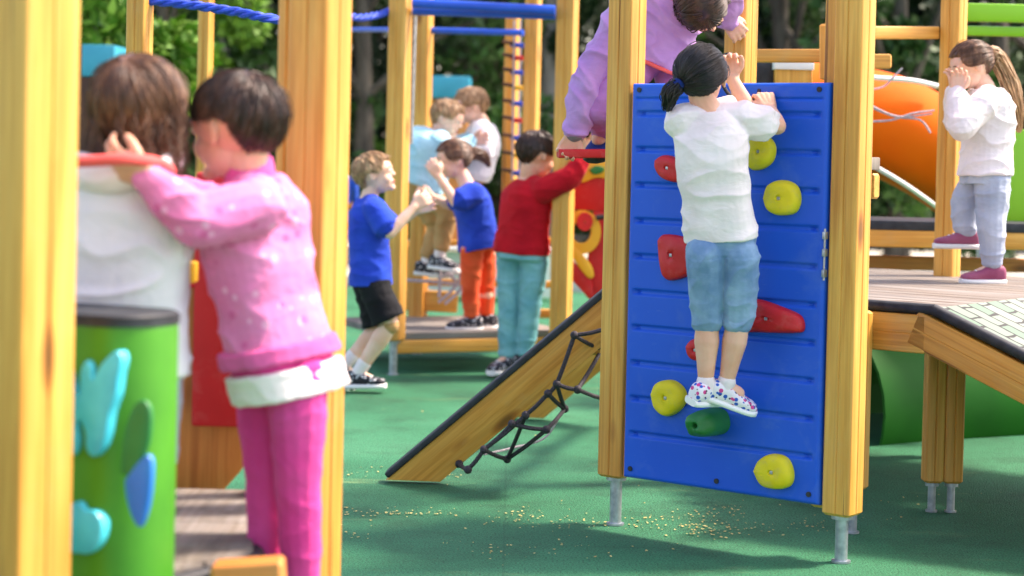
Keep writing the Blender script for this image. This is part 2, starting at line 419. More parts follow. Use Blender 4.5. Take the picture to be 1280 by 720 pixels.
# battens beside the right post
bb = pB-U*.075+VV*.03
beam('batten', bb+UP*.15, bb+UP*.47, .055, .07, M['wood'], tower, U, 0)
beam('batten', bb+UP*1.02+VV*.01, bb+UP*2.5+VV*.01, .055, .07, M['wood'], tower, U, 0)
bm = bmesh.new()
for k, z in enumerate((.84,.90,.95)): box(bm, pB-U*.052-VV*.05+UP*z, (U,VV,UP), (.005,.010,.011), .002)
tube(bm, [pB-U*.052-VV*.052+UP*.82, pB-U*.052-VV*.052+UP*.97], .003, 8)
bmobj('hinge', bm, M['steel'], tower)
# second foot behind right post
p2 = G(1066, 668); post('post', p2+V((.0,0.02,0)), .14, .70, tower, w=.075, ux=U)
# rear posts
pD = PX(912, 6.9, 0); post('post', pD, .14, 2.7, tower, ux=U)
pC = PX(1177, 7.6, 0); post('post', pC, .14, 3.0, tower, ux=U, w=.082)
# climbing panel: moulded height field
TL, TR_, BL, BR = None, None, None, None
pl = pA+U*.058-VV*.052; prr = pB-U*.052-VV*.052
Lp = (prr-pl).length; Z0, Z1 = .165, 1.392
def panel_h(u, z):
    """recess depth of the panel face at (u, z)"""
    h = 0
    ed = min(u, Lp-u, z-Z0, Z1-z)
    if ed < .012: h += .012*(1-math.sqrt(max(0, 1-(1-ed/.012)**2)))
    for k in range(11):
        zc = Z1-.093-k*.1105
        if zc < Z0+.05: break
        dz = abs(z-zc); du = max(.028-u, u-(Lp-.028), 0)
        q = math.hypot(max(dz-.004, 0), du)
        s = max(0, 1-q/.008); s = s*s*(3-2*s)
        h = max(h, s*.007)
        for e in (.042, Lp-.042):
            qq = math.hypot(max(dz-.002,0), max(abs(u-e)-.006,0)); s2 = max(0, 1-qq/.008)
            h = max(h, s2*.014)
    dz = abs(z-(Z1-.047)); 
    if dz < .006 and .02 < u < Lp-.02: h = max(h, .005*(1-dz/.006))
    return h
NU, NZ = 170, 420
vs = []; fs = []
for j in range(NZ+1):
    z = Z0+(Z1-Z0)*j/NZ
    for i in range(NU+1):
        u = Lp*i/NU; vs.append((u, panel_h(u, z), z))
nf = len(vs)
for j in range(NZ):
    for i in range(NU):
        a = j*(NU+1)+i; fs.append([a, a+1, a+NU+2, a+NU+1])
ring = [i for i in range(NU+1)]+[j*(NU+1)+NU for j in range(1,NZ+1)]+[NZ*(NU+1)+i for i in range(NU-1,-1,-1)]+[j*(NU+1) for j in range(NZ-1,0,-1)]
for i in ring: x, y, z = vs[i]; vs.append((x, .045, z))
n = len(ring)
for k in range(n): fs.append([ring[k], nf+k, nf+(k+1) % n, ring[(k+1) % n]])
fs.append([nf+k for k in range(n)])
mp_ = Matrix((U, VV, UP)).transposed().to_4x4(); mp_.translation = V((pl.x, pl.y, 0))
panel = meshobj('climbing_panel', vs, fs, M['blue'], tower, mp_, True, 50)
def to_panel(px, py):
    """photo sight line hit on the panel face -> (u, z)"""
    r = ray(px, py); t_ = (mp_.translation-CO).dot(VV)/r.dot(VV); q = CO+r*t_
    return (q-mp_.translation).dot(U), q.z
def hold(outline, h, mat, label):
    """rounded moulded climbing hold from a photo outline on the panel"""
    pts = [V(to_panel(x, y)).to_2d() for x, y in outline]
    sp = smooth_path([V((p.x, p.y, 0)) for p in pts+pts[:1]], 8)[:-1]
    c = sum(sp, V((0,0,0)))/len(sp); n = len(sp); vs = []; fs = []
    K = [(1.0,0.),(1.0,.3),(.95,.62),(.86,.82),(.7,.93),(.5,1.0),(.3,1.0),(.17,1.0),(.13,.86),(.09,.80)]
    for s, q in K:
        for p in sp:
            e = c+(p-c)*s; wv = noise.noise(V((e.x*22, e.y*22, 3)))*.18*q if .2 < s < .9 else 0
            vs.append((e.x, -h*(q+wv), e.y))
    for i in range(len(K)-1):
        for k in range(n): fs.append([i*n+k, i*n+(k+1) % n, (i+1)*n+(k+1) % n, (i+1)*n+k])
    fs.append([(len(K)-1)*n+k for k in range(n)])
    o = meshobj('climbing_hold', vs, fs, mat, panel, mp_, True, 60); o['label'] = label
    bm = bmesh.new(); box(bm, V((c.x, -h*.80, c.y)), (V((1,0,0)),V((0,1,0)),UP), (.005,.002,.005), .001)
    bmobj('bolt', bm, M['steel'], panel, mp_)
hold([(937,182),(945,171),(960,170),(970,182),(968,200),(955,211),(940,210)], .034, M['yellow'], 'upper yellow hold beside the girl')
hold([(957,248),(963,231),(980,225),(997,232),(1002,250),(995,266),(975,269),(962,262)], .034, M['yellow'], 'yellow hold right of the white shirt')
hold([(817,492),(824,478),(842,475),(856,485),(859,500),(850,514),(835,520),(822,510)], .036, M['yellow'], 'yellow hold at lower left')
hold([(945,588),(952,574),(967,567),(985,572),(993,590),(990,606),(975,611),(955,606)], .036, M['yellow'], 'lowest yellow hold')
hold([(822,200),(832,194),(846,197),(858,206),(858,224),(846,228),(830,222),(822,210)], .032, M['red'], 'round red hold')
hold([(825,300),(832,293),(852,295),(868,302),(868,338),(845,350),(832,346),(827,325)], .03, M['red'], 'blocky red hold')
hold([(936,378),(950,374),(985,386),(1003,396),(1006,412),(995,416),(950,415),(925,413),(922,392)], .034, M['red'], 'long red wedge hold')
hold([(861,432),(868,424),(882,424),(888,436),(884,450),(870,450),(863,443)], .03, M['red'], 'small red hold behind the leg')
hold([(876,530),(880,515),(893,509),(908,514),(913,530),(907,541),(893,544),(881,541)], .115, M['hgreen'], 'green foothold under the shoes')
for u_, z_ in ((.03,Z0+.03),(Lp/2,Z0+.03),(Lp-.03,Z0+.03),(.03,Z1-.02),(Lp-.03,Z1-.02)):
    bm = bmesh.new(); tube(bm, [V((u_, .002, z_)), V((u_, -.004, z_))], .008, 10); bmobj('bolt', bm, M['black'], panel, mp_)
# black grab rope on the panel top
def onp(px, py, out=.03):
    u_, z_ = to_panel(px, py); return mp_ @ V((u_, -out, z_))
tubeobj('grab_rope', smooth_path([onp(898,88,-.02), onp(903,74,.02), onp(920,68,.03), onp(921,80,.04), onp(912,98,.04), onp(915,115,.03), onp(938,136,.03), onp(952,152,.04), onp(962,160,.03), onp(952,132,.02), onp(949,112,.0)]), .0055, M['ropeblack'], tower, 8)
# upper deck behind panel
q = pA+U*.07+VV*.05
boxobj('deck', q+U*.28+VV*.2+UP*1.16, (U,VV,UP), (.30,.22,.02), M['wood_grey'], tower)
for dv in (.0,.40): beam('joist', q+VV*dv+UP*1.09, q+U*.58+VV*dv+UP*1.09, .08, .04, M['wood'], tower, UP)
beam('red_ledge', P(696,192,6.42), P(775,192,6.42), .03, .16, M['red'], tower, UP)
# railings behind
beam('rail', P(926,70,7.4), P(1048,70,7.15), .05, .045, M['wood'], tower, UP)
beam('rail', P(1036,100,7.1), P(1036,30,7.1), .055, .05, M['wood'], tower, U)
beam('rail', P(1088,41,7.4), P(1170,41,7.62), .05, .045, M['wood'], tower, UP)
beam('rail', P(1080,77,7.3), P(1113,77,7.3), .055, .06, M['wood'], tower, UP)
boxobj('side_box', P(948,92,7.9), (V((1,0,0)),V((0,1,0)),UP), (.07,.1,.07), M['black'], tower)
boxobj('side_box', P(988,96,7.85), (V((1,0,0)),V((0,1,0)),UP), (.075,.1,.035), M['wood'], tower)
boxobj('side_cap', P(988,83,7.84), (V((1,0,0)),V((0,1,0)),UP), (.08,.11,.018), M['white'], tower)
# right-hand deck, planks along the frame
e1 = PX(1170, 5.93, DZ); e0 = e1-U*.25
Ud = U; Vd = VV
rt = e1
for k in range(15):
    c0 = e0+Vd*(.06+k*.12)-Ud*(.02+k*.108)
    beam('deck_board', V((c0.x,c0.y,DZ-.018)), V((rt.x,rt.y,DZ-.018))+Vd*(.06+k*.12)+Ud*(0 if k < 8 else .9), .112, .034, M['wood_grey'], tower, Vd, 0, .004, .003)
tubeobj('rubber_edge', [e0+UP*-.006-Vd*.012-Ud*.02, rt+UP*-.006-Vd*.012], .017, M['black'], tower)
beam('front_beam', e0-Vd*.0+UP*-.085, rt+UP*-.085-Ud*.02, .12, .05, M['wood'], tower, UP, .002)
# support posts under the deck front
ps = G(1176, 640)
for du in (-.032,.032):
    post('post', ps+V((du,0,0)), .10, DZ-.05, tower, w=.064, ux=V((1,.05,0)).normalized())
# descending ramp with pale mat
rdir = (U*.29-UP*.115).normalized(); rl = rt+rdir*1.5
rn = rdir.cross(Vd); rn = rn if rn.z > 0 else -rn
beam('ramp_beam', rt-rn*.085-rdir*.04, rl-rn*.085, .11, .05, M['wood'], tower, rn, .002)
tubeobj('rubber_edge', [rt+rn*-.006-Vd*.012, rl+rn*-.006-Vd*.012], .018, M['black'], tower)
m, t, b = base_mat('woven_mat', (205,210,200), .8)
tc = N(t, 'ShaderNodeTexCoord'); br = N(t, 'ShaderNodeTexBrick', Scale=1.0)
br.inputs['Color1'].default_value = (*lin((140,148,138)),1); br.inputs['Color2'].default_value = (*lin((108,132,114)),1); br.inputs['Mortar'].default_value = (*lin((58,58,56)),1)
br.inputs['Mortar Size'].default_value = .007; br.inputs['Brick Width'].default_value = .13; br.inputs['Row Height'].default_value = .075; br.inputs['Mortar Smooth'].default_value = .4
nn = N(t, 'ShaderNodeTexNoise', Scale=14.0, Detail=3.0); t.links.new(tc.outputs['Object'], nn.inputs['Vector'])
va = N(t, 'ShaderNodeVectorMath', operation='MULTIPLY_ADD'); va.inputs[1].default_value = (.03,.03,0); t.links.new(nn.outputs['Color'], va.inputs[0]); t.links.new(tc.outputs['Object'], va.inputs[2])
t.links.new(va.outputs[0], br.inputs['Vector']); t.links.new(br.outputs['Color'], b.inputs['Base Color']); bump(t, b, br.outputs['Fac'], -.6, .006)
mm = Matrix((rdir, Vd, rn)).transposed().to_4x4(); mm.translation = rt+rdir*.75+Vd*.46-rn*.012
bm = bmesh.new(); box(bm, V((0,0,0)), (V((1,0,0)),V((0,1,0)),UP), (.75,.46,.012), .003); bmobj('ramp_mat', bm, m, tower, mm)
# step behind the deck
st0 = PX(1084, 8.0, .93); st1 = PX(1330, 8.15, .91)
boxobj('step_board', V(((st0.x+st1.x)/2, 8.3, .90)), (V((1,0,0)),V((0,1,0)),UP), ((st1.x-st0.x)/2,.26,.02), M['black'], tower)
beam('step_beam', V((st0.x, 8.07, .845)), V((st1.x, 8.07, .845)), .075, .05, M['wood'], tower, UP)
beam('step_beam', V((st0.x, 8.5, .72)), V((st1.x, 8.5, .72)), .06, .05, M['wood_warm'], tower, UP)
# lime panel behind the girl
lx0 = PX(1199, 8.4, 1); lx1 = PX(1400, 8.4, 1)
def flat(px0, py0, px1, py1, d, th, name, mat, parent, bev=.008):
    a = P(px0, py0, d); c = P(px1, py1, d); return boxobj(name, (a+c)/2, (V((1,0,0)),V((0,1,0)),UP), (abs(c.x-a.x)/2, th/2, abs(a.z-c.z)/2), mat, parent, bev)
flat(1199, 4, 1360, 30, 8.4, .05, 'side_panel', M['lime'], tower)
flat(1199, 32, 1360, 48, 8.42, .03, 'side_panel', M['lime'], tower)
flat(1203, 160, 1360, 314, 8.42, .03, 'side_panel', M['lime'], tower)
# orange slide behind
orange = empty('tube_slide', PX(1130, 9.2, 0), 'orange plastic slide seen behind the right post', 'slide')
def slide_chute(cpts, rx, rz, mat, parent, a0=-200, a1=20, name='chute', th=.014):
    path = smooth_path(cpts, 8); vs = []; fs = []; NA = 28
    for i, p in enumerate(path):
        tdir = (path[min(i+1, len(path)-1)]-path[max(i-1,0)]).normalized()
        side = tdir.cross(UP).normalized(); up = side.cross(tdir)
        for q, off in ((0,0),(1,th)):
            for k in range(NA+1):
                a = R(a0+(a1-a0)*k/NA); vs.append(p+side*math.cos(a)*(rx-off)+up*math.sin(a)*(rz-off))
    S = 2*(NA+1)
    for i in range(len(path)-1):
        for k in range(NA):
            a = i*S+k; fs.append([a, a+1, a+S+1, a+S]); b_ = a+NA+1; fs.append([b_, b_+S, b_+S+1, b_+1])
        for k in (0, NA): fs.append([i*S+k, i*S+NA+1+k, (i+1)*S+NA+1+k, (i+1)*S+k])
    for i in (0, len(path)-1):
        for k in range(NA):
            a = i*S+k; fs.append([a, a+NA+1, a+NA+2, a+1])
    return meshobj(name, vs, fs, mat, parent, None, True, 50)
slide_chute([P(1000,140,9.3), P(1090,152,9.3), P(1140,172,9.35), P(1200,208,9.5), P(1250,250,9.9)], .27, .25, M['orange'], orange, -180, 180)
tubeobj('rim', smooth_path([P(1040,90,9.03), P(1090,97,9.03), P(1140,101,9.06), P(1172,108,9.1)]), .013, M['white'], orange)
tubeobj('rim', smooth_path([P(1080,201,9.0), P(1100,212,9.0), P(1130,230,9.02), P(1162,252,9.1), P(1185,270,9.2)]), .012, M['white'], orange)
beam('slide_leg', PX(1230, 9.8, 0), P(1230,270,9.8), .06, .06, M['steel'], orange, U)
rope = empty('climbing_ropes', PX(1130, 8.2, 0), 'thin grey and purple ropes crossing in front of the orange slide', 'rope')
for a in ([(1088,112),(1105,108),(1118,95),(1128,85)], [(1085,130),(1110,142),(1130,146),(1165,142)], [(1088,152),(1115,150),(1140,142),(1168,138)], [(1088,134),(1120,146),(1150,150),(1163,166)]):
    tubeobj('rope', smooth_path([P(x,y,8.1) for x,y in a]), .0045, M['ropegrey'], rope, 6)
# green tunnel slide under the deck
gs = empty('green_slide', PX(1180, 8.6, 0), 'large dark green plastic tube lying behind the deck supports', 'slide')
slide_chute([P(1020,505,8.2), P(1100,498,8.4), P(1200,490,8.6), P(1300,470,8.8), P(1420,440,9.0)], .42, .40, M['green_dk'], gs, -180, 180, 'tube')
boxobj('tube_cradle', V((PX(1250,8.3,.1).x, 8.35, .14)), (V((1,0,0)),V((0,1,0)),UP), (.28,.04,.14), M['brown'], gs)

# ------------------------------------------------------------------ net ramp at left of the tower
ramp_r = empty('net_ramp', G(530,604), 'sloping wooden ramp with black rubber edge and rope net left of the blue panel', 'ramp')
ra = G(519, 603); ra.z = 0
dA = ra.y
lo_top = P(481, 600, dA); hi_top = P(770, 357, dA-.12)
d_ = (hi_top-lo_top).normalized(); nrm = V((-d_.z, 0, d_.x)).normalized()
def ramp_board(off, name='ramp_board', th=.05, wd=.128):
    """side board with its foot cut level on the ground"""
    s0 = lo_top+off; e_ = hi_top+off+d_*.05
    fx = V((d_.x,0,0)).normalized()
    run = lambda p, z: p+d_*((z-p.z)/d_.z)
    A_ = run(s0, .012); B_ = s0-nrm*wd; B_ = run(B_, .012)
    pts = [A_, e_, e_-nrm*wd, B_]
    m_ = Matrix((d_, nrm.cross(d_).normalized(), nrm)).transposed().to_4x4(); m_.translation = A_
    inv = m_.inverted(); loc = [inv @ p for p in pts]
    mz = Matrix.Rotation(0,4,'X')
    # local Z must follow the grain: swap so the board's length is local Z
    m2 = m_ @ Matrix(((0,0,1,0),(0,1,0,0),(1,0,0,0),(0,0,0,1)))
    return prism(name, [((m2.inverted() @ p).x, (m2.inverted() @ p).z) for p in pts], m2, th, M['wood'], ramp_r, .004)
ramp_board(V((0,0,0)))
ramp_board(V((.39,1.67,0)))
for off in (V((0,0,0)), V((.39,1.67,0))):
    s0 = lo_top+off; s0 = s0+d_*((.02-s0.z)/d_.z)
    beam('rubber_edge', s0+nrm*.010, hi_top+off+nrm*.010+d_*.05, .072, .022, M['black'], ramp_r, V((0,1,0)), 0, .007)
beam('ramp_rung', hi_top-nrm*.12-d_*.2+V((0,.02,0)), hi_top-nrm*.12-d_*.2+V((.39,1.65,0)), .05, .05, M['wood'], ramp_r, UP)
net = bmesh.new()
nodes = dict(a=(718,419),b=(752,437),c=(696,480),d=(722,487),e=(685,492),f=(706,511),g=(683,537),h=(657,519),i=(640,530),j=(634,574),k=(605,562),l=(585,587),m=(574,580),n=(762,500),o=(760,410))
NP = {}
for k, (x, y) in nodes.items():
    NP[k] = P(x, y, 6.5+(.18 if k in 'bfjm' else 0)+(.3 if k in 'n' else 0)) 
for s in 'ac ab cd db ce ef fg gi hj jk kl lm he dn cf hk gj bo ao ik'.split():
    a_, b_ = NP[s[0]], NP[s[1]]; mdl = (a_+b_)/2-UP*.004
    tube(net, smooth_path([a_, mdl, b_], 3), .0075, 8)
bmobj('rope_net', net, M['ropeblack'], ramp_r)
for k in NP:
    net = bmesh.new(); bmesh.ops.create_uvsphere(net, u_segments=10, v_segments=6, radius=.015, matrix=Matrix.Translation(NP[k]))
    bmobj('net_joint', net, M['ropeblack'], ramp_r)
tubeobj('net_cable', smooth_path([P(605,568,6.7), P(640,560,6.8), P(680,548,6.9), P(700,520,6.9)]), .004, M['ropegrey'], ramp_r, 6)

# ------------------------------------------------------------------ red play panel with yellow ring
rp = empty('red_play_panel', PX(735, 10.15, 0), 'red plastic play panel with a yellow ring behind the boy in red', 'play panel')
dR = 10.15
def px_prism(name, pts, d, th, mat, parent, bev=.005, ns=5, closed_smooth=True):
    q = [P(x, y, d) for x, y in pts]
    if closed_smooth: q = smooth_path(q+q[:1], ns)[:-1]
    c = sum(q, V((0,0,0)))/len(q); m_ = Matrix.Translation(c)
    return prism(name, [(p.x-c.x, p.z-c.z) for p in q], m_, th, mat, parent, bev)
px_prism('panel', [(688,235),(700,212),(722,196),(745,180),(775,172),(790,200),(790,262),(760,264),(720,262),(700,266),(690,262)], dR, .04, M['red'], rp)
px_prism('panel', [(742,262),(790,262),(790,372),(734,372),(734,330)], dR+.002, .035, M['red'], rp)
px_prism('arch', [(690,282),(697,280),(702,300),(716,325),(738,348),(740,372),(728,364),(706,338),(693,310)], dR-.03, .04, M['red'], rp)
px_prism('band', [(716,212),(728,204),(745,202),(765,204),(765,222),(745,222),(728,228),(718,222)], dR-.03, .02, M['yel2'], rp)
px_prism('oval', [(736,212),(745,207),(755,210),(752,216),(742,218)], dR-.05, .015, M['hgreen'], rp)
def ring_prism(name, cx, cy, ro, ri, d, th, mat, parent):
    bm = bmesh.new(); c = P(cx, cy, d); n = 32; s = d/F
    rings = []
    for r_, y in ((ro,-th/2),(ri,-th/2),(ri,th/2),(ro,th/2)):
        rings.append([bm.verts.new((r_*s*math.cos(2*math.pi*k/n), y, r_*s*1.15*math.sin(2*math.pi*k/n))) for k in range(n)])
    for i in range(4):
        for k in range(n): bm.faces.new([rings[i][k], rings[i][(k+1) % n], rings[(i+1) % 4][(k+1) % n], rings[(i+1) % 4][k]])
    bmobj(name, bm, mat, parent, Matrix.Translation(c))
ring_prism('ring', 727, 290, 24, 12, dR-.035, .05, M['yel2'], rp)
ring_prism('ring', 731, 277, 10, 1, dR-.07, .03, M['red'], rp)
px_prism('band', [(712,305),(722,312),(738,330),(742,345),(734,346),(716,322)], dR-.05, .03, M['yel2'], rp)
for x, y in ((697,276),(706,300),(750,272)):
    tubeobj('bolt', [P(x-5,y,dR-.06), P(x+5,y-1,dR-.06)], .014, M['black'], rp)
post('post', PX(697, 10.3, 0), .1, 1.15, rp, w=.06)

# ================================================================== REAR FRAME (left of centre)
rear = empty('monkey_bars', PX(590, 10, 0), 'rear wooden climbing frame with blue overhead bars and a low grey deck', 'play structure')
Ur = V((1,-.35,0)).normalized()
def rpost(px, d, w=.1, top=3.2, z0=.13, foot=True, p=None):
    post('post', PX(px, d, 0), z0, top, p or rear, w=w, ux=Ur, foot=foot)
rpost(491, 9.95, .098, z0=.18); rpost(521, 11.0, .09); rpost(632, 11.2, .075, 2.0+.0); rpost(657, 10.9, .08); rpost(699, 9.9, .095)
def pl_bar(x0,y0,d0,x1,y1,d1,r_,mat=M['bluesteel'],p=None,name='overhead_bar'):
    tubeobj(name, [P(x0,y0,d0), P(x1,y1,d1)], r_, mat, p or rear, 12)
pl_bar(516,4,9.9,694,13,9.8,.026); pl_bar(516,14,9.95,694,20,9.85,.02); pl_bar(538,38,11,654,41,10.8,.018)
pl_bar(432,37,11.5,487,37,10.8,.014); pl_bar(489,190,10.2,492,14,10.2,.02, name='blue_pole')
pl_bar(519,20,10.0,514,180,10.0,.009, M['steel'], name='steel_rod')
# rope ladder between rear posts
for k, y in enumerate((52,68,86,105,125,146,168,190,212)):
    tubeobj('peg', [P(629,y,11.05), P(641,y+2,11.0)], .011, M['brown'], rear, 8)
    c = [M['ropeblue'], M['red'], M['ropeblue'], M['yel2']][k % 4]
    tubeobj('ladder_rung', [P(640,y+4,11.05), P(654,y+5,10.95)], .014, c, rear, 8)
for x in (643,651): tubeobj('ladder_rope', [P(x,25,11), P(x-3,225,11)], .006, M['ropegrey'], rear, 6)
# low deck
k0 = PX(494, 9.95, .2); k1 = PX(708, 10.35, .2); kd = (k1-k0).normalized(); kv = V((-kd.y, kd.x, 0))
for k in range(9):
    a = k0+kv*(.05+k*.105); beam('deck_board', a+UP*.0, a+kd*(k1-k0).length, .098, .035, M['wood_grey'], rear, kv, 0, .004, .003)
beam('deck_beam', k0+UP*-.055+kv*.02, k1+UP*-.055+kv*.02, .07, .045, M['wood'], rear, UP)
beam('lower_rail', P(500,374,11), P(572,378,11), .12, .04, M['wood'], rear, UP)
beam('lower_rail', P(500,352,11.2), P(700,356,11.2), .04, .04, M['wood'], rear, UP)
beam('lower_rail', P(500,306,11.2), P(700,300,11.2), .035, .04, M['wood'], rear, UP)
beam('lower_rail', P(660,392,10.9), P(708,392,10.9), .05, .04, M['wood'], rear, UP)
beam('upright', P(512,306,11.1), P(507,380,11.1), .07, .05, M['wood'], rear, V((1,0,0)))
beam('upright', P(697,280,10.8), P(695,400,10.8), .07, .05, M['wood'], rear, V((1,0,0)))
# far chain bridge scraps
cb = empty('chain_bridge', PX(555, 10.7, 0), 'grey chain and rope bridge pieces hanging under the child in khaki trousers', 'chain')
for a in ([(546,300),(550,330),(549,372)], [(548,378),(562,366),(574,350),(577,330)], [(556,380),(575,362),(583,340)], [(505,350),(540,352),(575,356)], [(548,350),(560,342),(570,352)]):
    tubeobj('rope', smooth_path([P(x,y,10.75) for x,y in a]), .010, M['ropegrey'], cb, 6)
# pale far panel behind rear frame
fw = empty('low_wall', PX(600, 15, 0), 'pale low wall behind the rear deck', 'wall')
flat(505, 312, 690, 372, 15.2, .12, 'wall', noisy_mat('pale_wall', (205,205,192), (222,222,212), 2, .8, .2, 30), fw)
flat(500, 306, 695, 314, 15.1, .2, 'coping', M['white'], fw)
# blue rope line across the top left
br_ = empty('rope_bridge', PX(250, 8.5, 0), 'yellow posts at upper left joined by a thick twisted blue rope', 'rope bridge')
post('post', PX(165, 7.0, 0), .13, 3.2, br_, w=.075, ux=Ur); post('post', PX(249, 9.2, 0), .13, 3.2, br_, w=.06, ux=Ur)
def twisted(pts, r_, p, name='twisted_rope'):
    path = smooth_path(pts, 14); bm = bmesh.new()
    for s in range(3):
        q = []
        for i, pp in enumerate(path):
            t_ = (path[min(i+1,len(path)-1)]-path[max(i-1,0)]).normalized(); u = t_.cross(UP).normalized(); v_ = u.cross(t_)
            a = i*.55+s*2.094; q.append(pp+(u*math.cos(a)+v_*math.sin(a))*r_*.55)
        tube(bm, q, r_*.62, 7)
    bmobj(name, bm, M['ropeblue'], p)
twisted([P(170,0,7.0), P(230,5,7.0), P(290,14,7.0), P(345,24,7.0), P(430,32,7.6)], .016, br_)
twisted([P(425,18,9.5), P(450,22,9.7), P(475,18,9.9), P(490,12,9.95)], .018, br_)
# teal roof of a far play house
th = empty('play_house', PX(562, 17, 0), 'far teal roofed play house between the rear posts', 'play house')
flat(530, 96, 588, 124, 17, .6, 'roof', M['teal'], th); flat(537,124,582,330,17.1,.5,'wall',M['wood_warm'],th)
th = empty('play_house', PX(137, 13.2, 0), 'far blue grey play house left of the girls', 'play house')
flat(112,58,152,98,13.4,.5,'roof', M['teal'], th); flat(105,98,150,320,13.4,.5,'wall',M['brown'],th)
# blue tube fence at left mid
bf = empty('blue_bench', PX(431, 14, 0), 'small blue tubular bench far behind the boy in black shorts', 'bench')
for x in (426,436): tubeobj('leg', smooth_path([P(x,300,14), P(x,240,14), P(x+6,222,14), P(x+9,240,14), P(x+9,290,14)]), .02, M['bluesteel'], bf, 8)
tubeobj('slat', [P(420,258,14), P(446,258,14)], .03, M['wood_warm'], bf, 8); tubeobj('slat', [P(420,282,14), P(446,282,14)], .03, M['brown'], bf, 8)
ln = empty('rope_net', PX(432, 10.8, 0), 'sagging grey rope net left of the boy in the blue shirt', 'net')
for a in ([(414,345),(440,322)], [(414,320),(445,292)], [(410,372),(440,352)], [(424,305),(428,372)], [(412,300),(440,312),(450,330)]):
    tubeobj('rope', [P(x,y,10.8) for x,y in a], .007, M['ropegrey'], ln, 6)

# ================================================================== FOREGROUND STRUCTURE
fg = empty('play_tower', PX(200, 3.6, 0), 'wooden play tower in the left foreground with two thick posts and a green panel', 'play structure')
Uf = V((math.cos(R(30)), -math.sin(R(30)), 0))
post('post', PX(15, 3.15, 0), .1, 2.4, fg, w=.128, ux=Uf)
post('post', PX(384, 4.05, 0), .1, 2.6, fg, w=.098, ux=Uf)
post('post', PX(352, 4.2, 0), .1, 2.6, fg, w=.055, ux=Uf)
# deck of the left tower
FZ = .41
g0 = G(60, 650, FZ); g1 = G(300, 648, FZ)
def xr(y): return PX(316, y, FZ).x if y > 3.6 else PX(316-(3.6-y)/.22*136, y, FZ).x
for k in range(7):
    ya, yb = 4.25-k*.125, 4.25-k*.125-.119
    prism('deck_board', [(-1.1, ya), (xr(ya), ya), (xr(yb), yb), (-1.1, yb)], Matrix(((1,0,0,0),(0,0,1,0),(0,1,0,FZ-.02),(0,0,0,1))), .035, M['wood_grey'], fg, .003)
tubeobj('deck_edge', [V((xr(y)+.005, y-.005, FZ-.03)) for y in (4.2,3.9,3.6,3.5,3.4)], .02, M['black'], fg)
beam('step_beam', P(268,724,3.45)-UP*.02, P(357,718,3.45)-UP*.02, .10, .07, M['wood_warm'], fg, UP)
boxobj('step', V((PX(330,3.8,.18).x, 3.85, .18)), (V((1,0,0)),V((0,1,0)),UP), (.25,.26,.02), M['wood_grey'], fg)
# wooden back panel with a cut-out and a red panel
px_prism('back_panel', [(150,225),(250,225),(300,240),(345,250),(345,420),(345,500),(318,560),(300,590),(280,612),(268,642),(220,642),(150,642)], 4.36, .03, M['wood_warm'], fg, .004, 3, False)
flat(246, 215, 330, 534, 4.31, .035, 'red_panel', M['red'], fg)
flat(218, 352, 246, 360, 4.31, .03, 'red_strip', M['red'], fg)
boxobj('peg', P(232,340,4.05), (V((1,0,0)),V((0,1,0)),UP), (.022,.03,.022), M['yel2'], fg)
# green drum panel: rounded body
def rounded_box(name, cx, cy, hx, hy, r_, z0, z1, mat, parent, rot=0):
    pts = []
    for sx, sy, a0 in ((1,1,0),(-1,1,90),(-1,-1,180),(1,-1,270)):
        for k in range(9):
            a = R(a0+k*90/8); pts.append((sx*(hx-r_)+r_*math.cos(a), sy*(hy-r_)+r_*math.sin(a)))
    n = len(pts); rows = [(z0,1),(z0+.004,1),(z1-.02,1),(z1-.006,.995),(z1,.97)]
    vs = [(x*s, y*s, z) for z, s in rows for x, y in pts]
    fs = [[i*n+k, i*n+(k+1) % n, (i+1)*n+(k+1) % n, (i+1)*n+k] for i in range(len(rows)-1) for k in range(n)]
    fs.append(list(range(n))[::-1]); fs.append([(len(rows)-1)*n+k for k in range(n)])
    m_ = Matrix.Translation((cx,cy,0)) @ Matrix.Rotation(rot,4,'Z'); return meshobj(name, vs, fs, mat, parent, m_, True, 50)
cL = PX(100, 3.42, .6); dr = rounded_box('green_drum', cL.x-.02, 3.43, .198, .10, .085, .30, .865, M['leafgreen'], fg, -R(24))
rounded_box('drum_rim', cL.x-.02, 3.43, .200, .102, .086, .866, .874, M['black'], fg, -R(24))
# reliefs lie on the drum's left-hand face
rotm = Matrix.Rotation(-R(24),4,'Z'); cB = V((cL.x-.02, 3.43, 0))
fdir = rotm @ V((1,0,0)); fn = rotm @ V((0,-1,0)); 
def on_drum(px, py):
    o_ = cB+fn*.10; r = ray(px, py); t_ = (o_-CO).dot(fn)/r.dot(fn); q = CO+r*t_; return ((q-o_).dot(fdir), q.z)
def relief(name, pts, th, mat):
    q = [on_drum(x,y) for x,y in pts]; q = smooth_path([V((a,b_,0)) for a,b_ in q+q[:1]], 3)[:-1]
    m_ = Matrix((fdir, -fn, UP)).transposed().to_4x4(); m_.translation = V((cB.x,cB.y,0))+fn*.10
    prism(name, [(p.x,p.y) for p in q], m_, th, mat, dr, .004)
relief('butterfly_relief', [(74,470),(84,456),(92,460),(97,476),(104,492),(106,464),(113,450),(119,458),(121,474),(132,454),(150,438),(157,448),(153,470),(150,492),(142,516),(138,540),(132,560),(122,570),(113,560),(112,540),(106,526),(101,528),(103,550),(99,566),(90,568),(80,560),(74,520)], .028, M['cyan'])
relief('butterfly_relief', [(86,640),(92,630),(104,626),(112,636),(124,638),(133,652),(130,676),(118,690),(104,690),(92,688),(84,680)], .03, M['cyan'])
relief('leaf_relief', [(152,590),(156,545),(168,508),(182,500),(190,515),(188,550),(178,575),(164,596)], .012, M['hgreen'])
